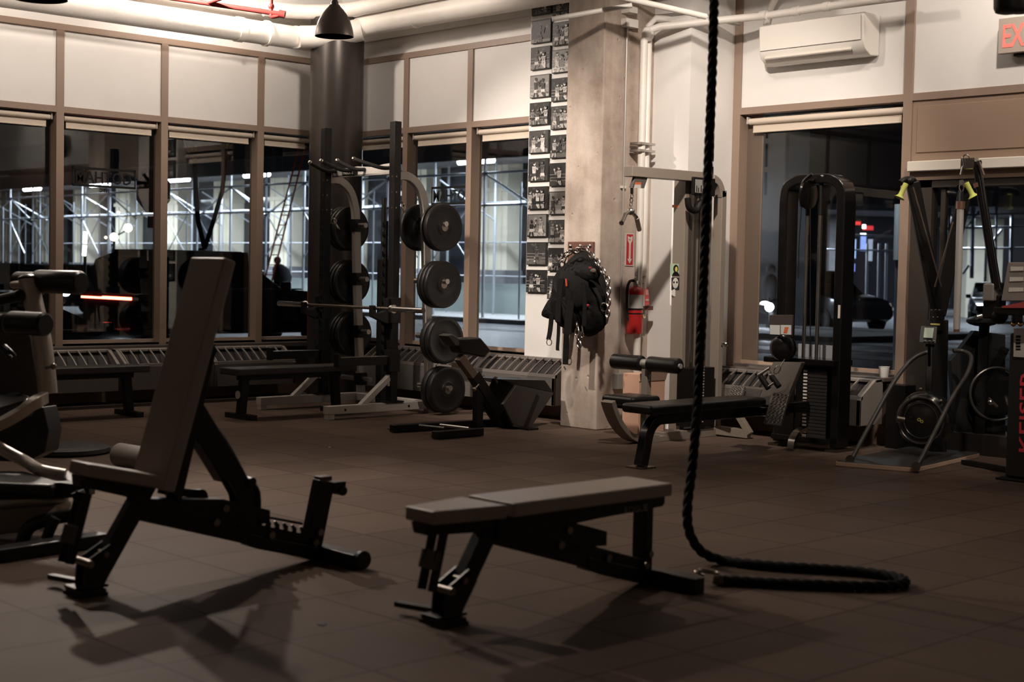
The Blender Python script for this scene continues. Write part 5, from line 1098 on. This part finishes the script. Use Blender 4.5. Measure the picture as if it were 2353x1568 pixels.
# ================================================================ ROPE
rope = thing('battle_rope', 'thick black twisted rope hanging down and looping over the floor', 'rope', onZ(1650, 1287, 0))
zr = .022
q0 = onZ(1662, 1288, zr); Dr = (q0-O).dot(FW)
def rp_(x, y, k=1.): return at(x, y, Dr*k)
path = [rp_(1642, -30, 1.05), rp_(1640, 40, 1.04), rp_(1637, 150, 1.035), rp_(1630, 320, 1.03), rp_(1624, 460, 1.025), rp_(1617, 640, 1.02), rp_(1608, 820, 1.015), rp_(1600, 970, 1.01), rp_(1590, 1080, 1.005), rp_(1580, 1160, 1.), rp_(1582, 1215, 1.), rp_(1600, 1255, 1.), rp_(1626, 1277, 1.)]
path += [onZ(x, y, zr) for x, y in ((1662, 1288), (1720, 1296), (1800, 1303), (1890, 1308), (1970, 1314), (2035, 1322), (2072, 1331), (2078, 1341), (2050, 1347), (1980, 1348), (1880, 1345), (1780, 1341), (1700, 1336), (1650, 1334))]
cen = spline(path, 26); L_ = [0]
for i in range(1, len(cen)): L_.append(L_[-1]+(cen[i]-cen[i-1]).length)
N = int(L_[-1]/.013); samp = []; j = 0
for k in range(N+1):
    s_ = L_[-1]*k/N
    while j < len(L_)-2 and L_[j+1] < s_: j += 1
    samp.append(cen[j].lerp(cen[j+1], (s_-L_[j])/max(1e-6, L_[j+1]-L_[j])))
mb = MB(); a = None; st3 = [[], [], []]
for i, p in enumerate(samp):
    d = (samp[min(i+1, N)]-samp[max(i-1, 0)]).normalized()
    if a is None: a, b2 = mb.frame(d)
    else: a = (a-d*a.dot(d)).normalized(); b2 = d.cross(a)
    for k in range(3):
        ph = i*.013/.15*2*PI + k*2*PI/3
        st3[k].append(p + (a*math.cos(ph)+b2*math.sin(ph))*.0115)
for s3 in st3: mb.tube(s3, .0128, 8)
part('strands', mb, mat('rope_black', (.0075, .0062, .0055), .8, bump=(220, .5), spec=.25), rope)
e0, e1 = onZ(1650, 1334, zr), onZ(1622, 1329, .028)
part('end_sleeve', MB().cyl(onZ(1662, 1334.5, zr), e0, .025).cyl(e0, e0.lerp(e1, .4), .02), mat('sleeve_metal', (.20, .18, .16), .35, .9), rope)
part('carabiner', MB().torus(e0.lerp(e1, .8)+V((0, 0, .03)), (.4, -.6, .9), .026, .006, 20, 8, 1.6, e1-e0).torus(e1+V((-.02, .02, .02)), (.3, -.3, 1), .020, .005, 16, 8), steelb, rope)
# ================================================================ BAG AND CHAINS ON THE COLUMN
hookp = thing('hook_plate', 'rusty steel plate with three bolts on the concrete column', 'wall hook', (8.98, 8.68, 1.5))
part('plate', MB().box((8.972, 8.53, 1.40), (8.989, 8.83, 1.59)), mat('rust_plate', (.12, .045, .03), .6), hookp, .003)
for y_ in (8.565, 8.68, 8.795): part('bolt', MB().ball((8.968, y_, 1.555), .016, 10, (.6, 1, 1)), steel, hookp)
part('hook', MB().tube([(8.97, 8.68, 1.50), (8.91, 8.68, 1.49), (8.86, 8.68, 1.52), (8.85, 8.68, 1.55)], .010, 10, 4), blk, hookp)
bagm = mat('bag_nylon', (.0055, .0048, .0045), .7, bump=(70, .35), spec=.2); webb = mat('webbing', (.008, .007, .0065), .85, bump=(200, .3), spec=.15)
bag = thing('weighted_vest', 'black weighted vests and straps hanging in a bunch on the concrete column', 'weighted vest', (8.85, 8.68, 1.1))
def pillow(px_poly, X, thick, m, parent, name, n=7, lump=.0):
    poly = spline([V(onX(x, y, X)) for x, y in px_poly] + [V(onX(*px_poly[0], X))], 4)[:-1]
    cen_ = sum(poly, V())/len(poly); R = []
    for side in (-1, 1):
        ks = range(n) if side == -1 else range(n-1, -1, -1)
        for k in ks:
            s_ = math.sin((k+.35)/n*PI/2) if k < n-1 else 1
            dp = thick*math.sqrt(max(0, 1-s_*s_))*side
            R.append([cen_+(p-cen_)*s_+V((dp*(1 if side < 0 else .35) + lump*random.uniform(-1, 1)*thick, 0, 0)) for p in poly])
    return part(name, MB().rings(R), m, parent)
random.seed(2)
pillow([(1300, 612), (1330, 577), (1362, 590), (1388, 640), (1397, 700), (1392, 745), (1370, 768), (1345, 772), (1330, 740), (1310, 700), (1290, 660)], 8.86, .13, bagm, bag, 'main_body', lump=.10)
pillow([(1275, 640), (1292, 612), (1318, 600), (1340, 620), (1345, 680), (1340, 740), (1322, 765), (1300, 755), (1282, 745), (1270, 700)], 8.80, .10, bagm, bag, 'front_panel', lump=.10)
pillow([(1262, 690), (1276, 680), (1284, 720), (1280, 735), (1252, 730), (1247, 718)], 8.84, .05, bagm, bag, 'side_flap', lump=.06)
pillow([(1322, 622), (1350, 606), (1378, 618), (1376, 640), (1352, 648), (1330, 640)], 8.745, .05, bagm, bag, 'pocket', lump=.05)
pillow([(1300, 640), (1330, 632), (1352, 648), (1350, 700), (1320, 712), (1300, 700)], 8.73, .05, webb, bag, 'pocket', lump=.08)
def strap(pts, wpx, X, m=webb, name='strap', par=None):
    P = [V(onX(x, y, X)) for x, y in pts]; return part(name, MB().bar(P, wpx/196., .006, 5, (0, 1, 0)), m, par or bag)
strap([(1268, 722), (1264, 760), (1260, 781)], 10, 8.80)
strap([(1284, 735), (1283, 770), (1281, 800), (1282, 806)], 7, 8.80)
strap([(1306, 700), (1302, 760), (1299, 838)], 12, 8.76)
strap([(1290, 640), (1284, 690), (1282, 740)], 12, 8.70); strap([(1340, 650), (1344, 700), (1342, 750)], 9, 8.69); strap([(1312, 690), (1306, 740), (1305, 768)], 16, 8.69)
strap([(1350, 640), (1372, 655), (1384, 680)], 7, 8.72)
part('orange_tag', MB().cyl(onX(1300.5, 641, 8.672), onX(1302, 658, 8.672), .008), mat('tag_orange', (.45, .06, .02), .6), bag)
part('red_tag', MB().ball(onX(1351, 702, 8.67), .012, 8).cbox(onX(1356, 615, 8.69), (.004, .03, .012)), mat('tag_red', (.35, .02, .02), .6), bag)
part('brand_patch', MB().ball(onX(1363, 622, 8.69), .026, 10, (.25, 1.3, .7)), mat('patch_tan', (.12, .09, .07), .7), bag)
rg = MATS['chrome']
part('d_ring', MB().torus(onX(1262, 787, 8.80), (1, .2, 0), .026, .004, 18, 6), rg, bag)
part('d_ring', MB().torus(onX(1388, 706, 8.80), (1, .2, 0), .034, .005, 18, 6), rg, bag)
part('snap_hook', MB().cyl(onX(1337, 748, 8.70), onX(1339, 763, 8.70), .008).torus(onX(1338, 769, 8.70), (1, 0, 0), .016, .004, 14, 6, 1.5, (0, 0, 1)), rg, bag)
part('buckle', MB().cyl(onX(1296, 843, 8.80), onX(1300, 850, 8.80), .006), rg, bag)
part('zip_pull', MB().cyl(onX(1309, 607, 8.71), onX(1307, 616, 8.71), .006), rg, bag)
def chain(pts, label, link=.030, r=.0075, n=24, step=.043):
    c_ = spline([V(p) for p in pts], 16); t_ = thing('chain', label, 'chain', pts[0], group='steel chains on the column')
    d_ = 0; acc = 0; k = 0
    for i in range(1, len(c_)):
        acc += (c_[i]-c_[i-1]).length
        if acc >= step:
            acc = 0; d = (c_[i]-c_[i-1]).normalized(); s_ = d.cross(V((-1, 0, 0))).normalized(); axx = V((-1, 0, 0)) if k % 2 else (s_*.8+V((-.5, 0, 0))).normalized()
            axx = (axx-d*axx.dot(d)).normalized(); k += 1
            part('link', MB().torus(c_[i], axx, .021, r, 14, 7, 1.55, d), mat('chain_steel', (.38, .34, .31), .35, 1), t_)
    return t_
X_ = 8.70
chain([onX(x, y, X_) for x, y in ((1288, 618), (1294, 600), (1304, 582), (1320, 577), (1335, 574), (1347, 571), (1356, 584), (1370, 598), (1382, 618), (1394, 636), (1398, 656), (1398, 690), (1397, 712), (1395, 738))], 'bright steel chain draped over the hanging vests')
chain([onX(x, y, 8.70) for x, y in ((1325, 736), (1327, 752), (1326, 770), (1331, 795))], 'short steel chain dangling below the hanging vests', step=.05)
# ================================================================ FIRE EXTINGUISHER AND ITS SIGN
t = thing('fire_extinguisher', 'red fire extinguisher with white label hanging on the concrete column', 'fire extinguisher', (9.33, 8.36, .82))
ex, ey = 9.335, 8.375
part('cylinder', MB().rod((ex, ey, .815), (ex, ey, 1.225), [(0, 0), (0, .066), (.02, .072), (.04, .074), (.88, .074), (.93, .066), (.97, .045), (1, .025), (1, 0)], 36), red, t)
part('label', MB().rod((ex, ey, 1.035), (ex, ey, 1.15), [(0, .0745), (0, .0755), (1, .0755), (1, .0745)], 36), mat('ext_label', (.45, .42, .40), .5), t)
part('label_band', MB().rod((ex, ey, 1.02), (ex, ey, 1.035), [(0, .0745), (0, .0757), (1, .0757), (1, .0745)], 36), blk, t)
part('valve', MB().cyl((ex, ey, 1.22), (ex, ey, 1.275), .02).box((ex-.02, ey-.02, 1.26), (ex+.05, ey+.015, 1.275)), steel, t)
part('lever', MB().beam((ex-.01, ey, 1.285), (ex+.10, ey-.02, 1.31), .018, .006).beam((ex-.0, ey, 1.27), (ex+.085, ey-.02, 1.245), .018, .006), steelb, t)
part('gauge', MB().cyl((ex, ey-.02, 1.255), (ex, ey-.035, 1.255), .016), chrome, t)
part('hose', MB().tube([(ex-.02, ey, 1.27), (ex-.07, ey, 1.26), (ex-.098, ey, 1.20), (ex-.10, ey, 1.10), (ex-.095, ey, 1.0), (ex-.092, ey-.01, .93)], .012, 12, 5), rubber, t)
part('hose_band', MB().rod((ex, ey, .985), (ex, ey, .995), [(0, .075), (0, .0762), (1, .0762), (1, .075)], 30), blk, t)
part('tag', MB().prism([(ex+.025, ey-.085, 1.205), (ex+.085, ey-.075, 1.20), (ex+.10, ey-.078, 1.065), (ex+.03, ey-.09, 1.06)], (0, -.002, 0)), mat('tag_red2', (.60, .07, .06), .5), t)
part('tag_print', MB().prism([(ex+.035, ey-.090, 1.195), (ex+.048, ey-.088, 1.195), (ex+.048, ey-.090, 1.15), (ex+.036, ey-.092, 1.15)], (0, -.001, 0)), MATS['label_white'], t)
part('tag_print', MB().prism([(ex+.06, ey-.086, 1.193), (ex+.073, ey-.084, 1.193), (ex+.073, ey-.086, 1.15), (ex+.061, ey-.088, 1.15)], (0, -.001, 0)), MATS['label_white'], t)
part('tag_print', MB().prism([(ex+.036, ey-.0915, 1.115), (ex+.085, ey-.083, 1.115), (ex+.085, ey-.083, 1.10), (ex+.036, ey-.0915, 1.10)], (0, -.001, 0)), MATS['label_white'], t)
part('ring', MB().torus((ex-.01, ey-.02, 1.325), (0, 1, 0), .014, .004, 14, 6), mat('seal_lilac', (.45, .40, .65), .4), t)
part('round_mark', MB().cyl((ex+.04, ey-.064, .965), (ex+.043, ey-.068, .965), .020), mat('mark_yellow', (.45, .38, .06), .5), t)
t = thing('arrow_sign', 'red and white downward arrow sign above the fire extinguisher', 'safety sign', (9.36, 8.465, 1.5))
x0, x1, z0, z1 = 9.302, 9.402, 1.395, 1.672
part('plate', MB().box((x0, 8.462, z0), (x1, 8.468, z1)), mat('sign_white', (.62, .56, .52), .5), t)
part('red_field', MB().box((x0+.008, 8.4605, z0+.008), (x1-.008, 8.462, z1-.008)), mat('sign_red', (.42, .025, .03), .5), t)
xc = (x0+x1)/2; ys_ = 8.4600
part('arrow', MB().prism([(xc, ys_, z0+.018), (xc-.030, ys_, z0+.062), (xc-.012, ys_, z0+.056), (xc-.012, ys_, z1-.085), (xc-.030, ys_, z1-.06), (xc-.030, ys_, z1-.022), (xc, ys_, z1-.035), (xc+.030, ys_, z1-.022), (xc+.030, ys_, z1-.06), (xc+.012, ys_, z1-.085), (xc+.012, ys_, z0+.056), (xc+.030, ys_, z0+.062)], (0, -.0012, 0)), MATS['sign_white'], t)
text('FIRE', .020, (xc-.023, ys_-.0014, z1-.062), (1, 0, 0), (0, 0, 1), MATS['sign_red'], t, .0004)
for k, ch in enumerate('EXTINGUISHER'): text(ch, .011, (xc-.004, ys_-.0014, z1-.095-k*.0095), (1, 0, 0), (0, 0, 1), MATS['sign_red'], t, .0004)
# ================================================================ BOXING PHOTOGRAPHS
tones = [mat('print_%d' % i, (v*1.03, v*.98, v*.93), .5) for i, v in enumerate((.018, .05, .12, .24, .42, .62))]
edge = mat('print_edge', (.02, .018, .017), .5)
def photo(X, y_left, z_top, w_, h_, label, seed, dark, people):
    random.seed(seed); c = V((X-.012, y_left-w_/2, z_top-h_/2))
    t_ = thing('photo_panel', label, 'photograph', c, group='square black-and-white boxing photographs on the white piers')
    part('panel', MB().box((X-.024, y_left, z_top), (X-.001, y_left-w_, z_top-h_)), edge, t_, .0015)
    mb = MB(); e = .0075
    P = lambda u, v, k=0: V((X-.0245-.00035*k, y_left-e-(w_-2*e)*u, z_top-h_+e+(h_-2*e)*v))
    lay = [0]
    def shape(pts, tone):
        lay[0] += 1; mb.mi = tone; pts = [(min(max(a, 0), 1), min(max(b2, 0), 1)) for a, b2 in pts]
        v = [mb.bm.verts.new(P(a, b2, lay[0])) for a, b2 in pts]; mb._f(v)
    def blob(u, v, ru, rv, tone, n=12, rot=0):
        shape([(u+ru*math.cos(a)*math.cos(rot)-rv*math.sin(a)*math.sin(rot), v+ru*math.cos(a)*math.sin(rot)+rv*math.sin(a)*math.cos(rot)) for a in [k*2*PI/n for k in range(n)]], tone)
    def limb(pts, r, tone):
        for (a, b2), (c2, d2) in zip(pts[:-1], pts[1:]):
            l = math.hypot(c2-a, d2-b2) or 1; nx, ny = -(d2-b2)/l*r, (c2-a)/l*r
            shape([(a+nx, b2+ny), (a-nx, b2-ny), (c2-nx*.8, d2-ny*.8), (c2+nx*.8, d2+ny*.8)], tone)
    bg = (0, 1, 3)[dark]; shape([(0, 0), (1, 0), (1, 1), (0, 1)], bg)
    shape([(0, 0), (1, 0), (1, random.uniform(.1, .3)), (0, random.uniform(.1, .3))], min(bg+random.choice((1, 2)), 5))
    for k in range(random.randint(3, 6)): blob(random.random(), random.uniform(.4, .95), random.uniform(.03, .10), random.uniform(.03, .10), min(bg+1, 5))
    if random.random() < .6:
        for z_ in (.22, .36, .5): limb([(0, z_), (1, z_+random.uniform(-.05, .05))], .010, 4)
    for k in range(people):
        u = (k+.5)/people+random.uniform(-.08, .08); hh = random.uniform(.68, .85); s_ = -1 if u > .5 else 1; sk = random.choice((2, 3, 4, 4, 5)) if dark < 2 else random.choice((0, 1, 5, 4))
        shape([(u-.11, hh-.12), (u+.11, hh-.12), (u+.085, .32), (u-.085, .32)], sk)
        shape([(u-.10, .34), (u+.10, .34), (u+.13, .16), (u-.12, .16)], random.choice((0, 5, 5, 1)))
        limb([(u-.05, .2), (u-.09*s_-.02, .0)], .045, sk); limb([(u+.05, .2), (u+.10, .0)], .045, sk)
        blob(u+.02*s_, hh, .062, .085, min(sk+(0 if dark == 2 else 0), 5)); blob(u+.0*s_, hh+.045, .062, .05, 0 if random.random() < .7 else 1)
        limb([(u+.08*s_, hh-.15), (u+.20*s_, hh-.28), (u+.24*s_, hh-.10)], .035, max(sk-1, 1)); blob(u+.25*s_, hh-.07, .05, .05, random.choice((0, 1, 5)))
        limb([(u-.08*s_, hh-.16), (u+.05*s_, hh-.32)], .035, max(sk-1, 1))
        blob(u+.03*s_, hh-.22, .04, .06, max(sk-1, 1))
    for k in range(random.randint(4, 8)): blob(random.random(), random.uniform(.0, .3), random.uniform(.02, .05), random.uniform(.02, .05), random.randint(1, 5))
    me_part = part('print', mb, tones, t_)
    return t_
ordn = ['topmost', 'second', 'third', 'fourth', 'fifth', 'sixth', 'seventh', 'eighth', 'ninth', 'tenth', 'eleventh', 'twelfth']
def column_of(X, xs, tops, hpx, where, seed0, wpx):
    for i, (x, y) in enumerate(zip(xs, tops)):
        a = onX(x, y, X); b2 = onX(x, y+hpx, X); c_ = onX(x+wpx, y, X)
        dk = DARKS[(seed0+i) % len(DARKS)]
        look = {0: 'dark', 1: 'mid-grey', 2: 'pale'}[dk]
        ppl = PPL[(seed0*3+i) % len(PPL)]
        photo(X, a.y, a.z, a.y-c_.y, a.z-b2.z, '%s boxing photo, %s from the top in the %s' % (look, ordn[i], where), seed0*31+i, dk, ppl)
DARKS = (0, 0, 1, 1, 2, 0, 1, 0, 0, 2, 1, 0, 0, 1); PPL = (2, 2, 3, 2, 1, 2, 2, 3)
t1 = [-14, 50, 111, 175, 238, 302, 366, 430, 493, 557, 620]
column_of(XS1, [1227-(i*1.35) for i in range(11)], t1, 52, 'outer column left of the pillar', 1, 44.5)
t2 = [-6, 54, 117, 182, 246, 312, 376, 441, 506, 570, 634]
column_of(XS1, [1275.5-(i*1.3) for i in range(11)], t2, 53, 'inner column left of the pillar', 2, 45.5)
t3 = [48, 112, 176, 243, 309, 373, 438, 504, 568, 632]
column_of(XS2, [1542-(i*1.6) for i in range(10)], t3, 54, 'inner column behind the pulldown machine', 3, 51)
t4 = [54, 120, 185, 252, 319, 386]
column_of(XS2, [1597-(i*1.6) for i in range(6)], t4, 54, 'outer column behind the hanging rope', 4, 51)
# ================================================================ LEG MACHINE AT THE LEFT EDGE
t = thing('leg_curl_machine', 'silver and black leg curl machine with padded rollers at the left edge', 'gym machine', at(40, 1150, 8.0))
G = lambda x, y, D=8.0: at(x, y, D)
slv = mat('machine_silver', (.50, .44, .38), .35, .3)
part('upright', MB().tube([G(64, 640), G(78, 700), G(96, 780), G(106, 860), G(110, 905)], .052, 20, 5), slv, t)
part('upright_cap', MB().rod(G(64, 641), G(63, 630), [(0, .054), (.4, .056), (.8, .04), (1, 0)], 20), blkgloss, t)
ry = V((.30, -.95, 0)).normalized()
def roller(x, y, D, L_, r, nm_='roller', m=vinyl):
    c0 = G(x, y, D); return part(nm_, MB().rod(c0, c0+ry*L_, [(0, 0), (0, r*.8), (.05, r), (.95, r), (1, r*.82), (1, 0)], 32), m, t)
roller(84, 647, 8.05, .34, .064); roller(38, 648, 8.3, .20, .058)
roller(24, 742, 7.7, .26, .062); roller(-40, 742, 7.9, .2, .062)
part('roller_shaft', MB().cyl(G(30, 655, 8.25), G(110, 650, 7.95), .022), slv, t)
part('roller_shaft', MB().cyl(G(-20, 695, 7.9), G(44, 680, 7.95), .030).ball(G(44, 680, 7.95), .034, 12), blk, t)
part('cam_guard', MB().prism([G(0, 765, 8.1), G(70, 770, 8.1), G(90, 900, 8.1), G(60, 960, 8.1), G(-30, 960, 8.1), G(-30, 765, 8.1)], FW*.10), mat('guard_brown', (.035, .026, .022), .5), t, .01)
part('arm_bracket', MB().tube([G(10, 800, 7.95), G(24, 815, 7.9), G(30, 822, 7.9)], .024, 12, 3).ball(G(24, 821, 7.85), .013, 8), blkgloss, t)
part('pin', MB().cyl(G(104, 846, 7.95), G(118, 843, 7.95), .008).ball(G(123, 842, 7.95), .018, 12), steelb, t)
part('seat', MB().prism([G(-40, 948, 7.7), G(0, 946, 7.7), G(66, 917, 7.7), G(70, 908, 7.8), G(45, 900, 8.0), G(-40, 905, 8.1)], (0, 0, -.055)), vinyl, t, .02, seg=3)
part('seat_frame', MB().bar([G(-30, 985, 7.65), G(0, 975, 7.65), G(45, 950, 7.65), G(82, 925, 7.65), G(103, 913, 7.8)], .06, .06, 5, (.3, -.95, 0)), slv, t, .006)
part('weight_housing', MB().prism([G(-40, 955, 8.3), G(100, 935, 8.3), G(112, 990, 8.3), G(104, 1040, 8.3), G(60, 1062, 8.3), G(-40, 1060, 8.3)], FW*.25), mat('housing_black', (.007, .006, .006), .5), t, .01)
part('diagonal_tube', MB().tube([G(-40, 1003, 7.5), G(0, 1030, 7.4), G(60, 1062, 7.3), G(95, 1082, 7.2), G(150, 1092, 7.2)], .030, 16, 4), slv, t)
part('thigh_pad', MB().prism([G(-60, 1082, 7.3), G(60, 1082, 7.3), G(146, 1108, 7.0), G(120, 1115, 6.9), G(-60, 1106, 6.7)], (0, 0, -.06)), vinyl, t, .02, seg=3)
part('side_pad', MB().prism([G(96, 1078, 7.4), G(170, 1082, 7.4), G(196, 1100, 7.2), G(160, 1108, 7.1)], (0, 0, -.05)), vinyl, t, .015, seg=3)
part('lower_frame', MB().tube([G(-40, 1160, 7.0), G(40, 1152, 7.0), G(100, 1152, 7.0), G(150, 1158, 7.1)], .04, 16, 4), slv, t)
part('lower_shell', MB().prism([G(-40, 1175, 6.9), G(60, 1165, 6.9), G(130, 1162, 6.9), G(100, 1185, 6.9), G(40, 1225, 6.9), G(-40, 1235, 6.9)], FW*.15), mat('shell_grey', (.16, .135, .115), .4, .3), t, .008)
part('linkage', MB().tube([G(178, 1130, 6.9), G(186, 1160, 6.9), G(165, 1182, 6.85), G(130, 1190, 6.85), G(70, 1210, 6.85), G(50, 1250, 6.85)], .032, 12, 4).tube([G(128, 1190, 6.8), G(116, 1215, 6.8), G(106, 1240, 6.8)], .026, 12, 3), blk, t)
part('pedal', MB().cyl(G(140, 1197, 6.9), G(172, 1193, 6.9), .014), chrome, t)
part('pad_support', MB().prism([G(-40, 1112, 6.95), G(140, 1110, 6.95), G(205, 1118, 7.0), G(205, 1140, 7.0), G(140, 1146, 6.95), G(-40, 1150, 6.95)], FW*.1), blk, t)
part('base_rail', MB().beam(onZ(-60, 1283, .03), onZ(236, 1238, .03), .10, .06), blk, t, .006)
c_ = onZ(150, 1040, 0)
tag(part('balance_disc', MB().rod(c_, c_+V((0, 0, .045)), [(0, 0), (0, .30), (.3, .31), (.85, .30), (1, .28), (.9, .24), (1, .23), (.9, .18), (1, .17), (.95, .1), (.95, 0)], 48), rubber), 'flat round black rubber disc on the floor beside the leg machine', 'rubber disc')
crumb = onZ(757, 1030, 0)
tag(part('paper_scrap', MB().ball(crumb+V((0, 0, .005)), .007, 8, (1.4, 1, .6)), MATS['cup_white']), 'tiny white scrap lying on the floor before the rack', 'litter')
c2 = onZ(742, 1434, .002)
tag(part('floor_gouge', MB().prism([onZ(730, 1436, .001), onZ(748, 1430, .001), onZ(752, 1434, .001), onZ(744, 1440, .001)], (0, 0, .002)), mat('gouge_dark', (.006, .005, .005), .8)), 'small dark patch on a rubber floor tile in front', 'mark')
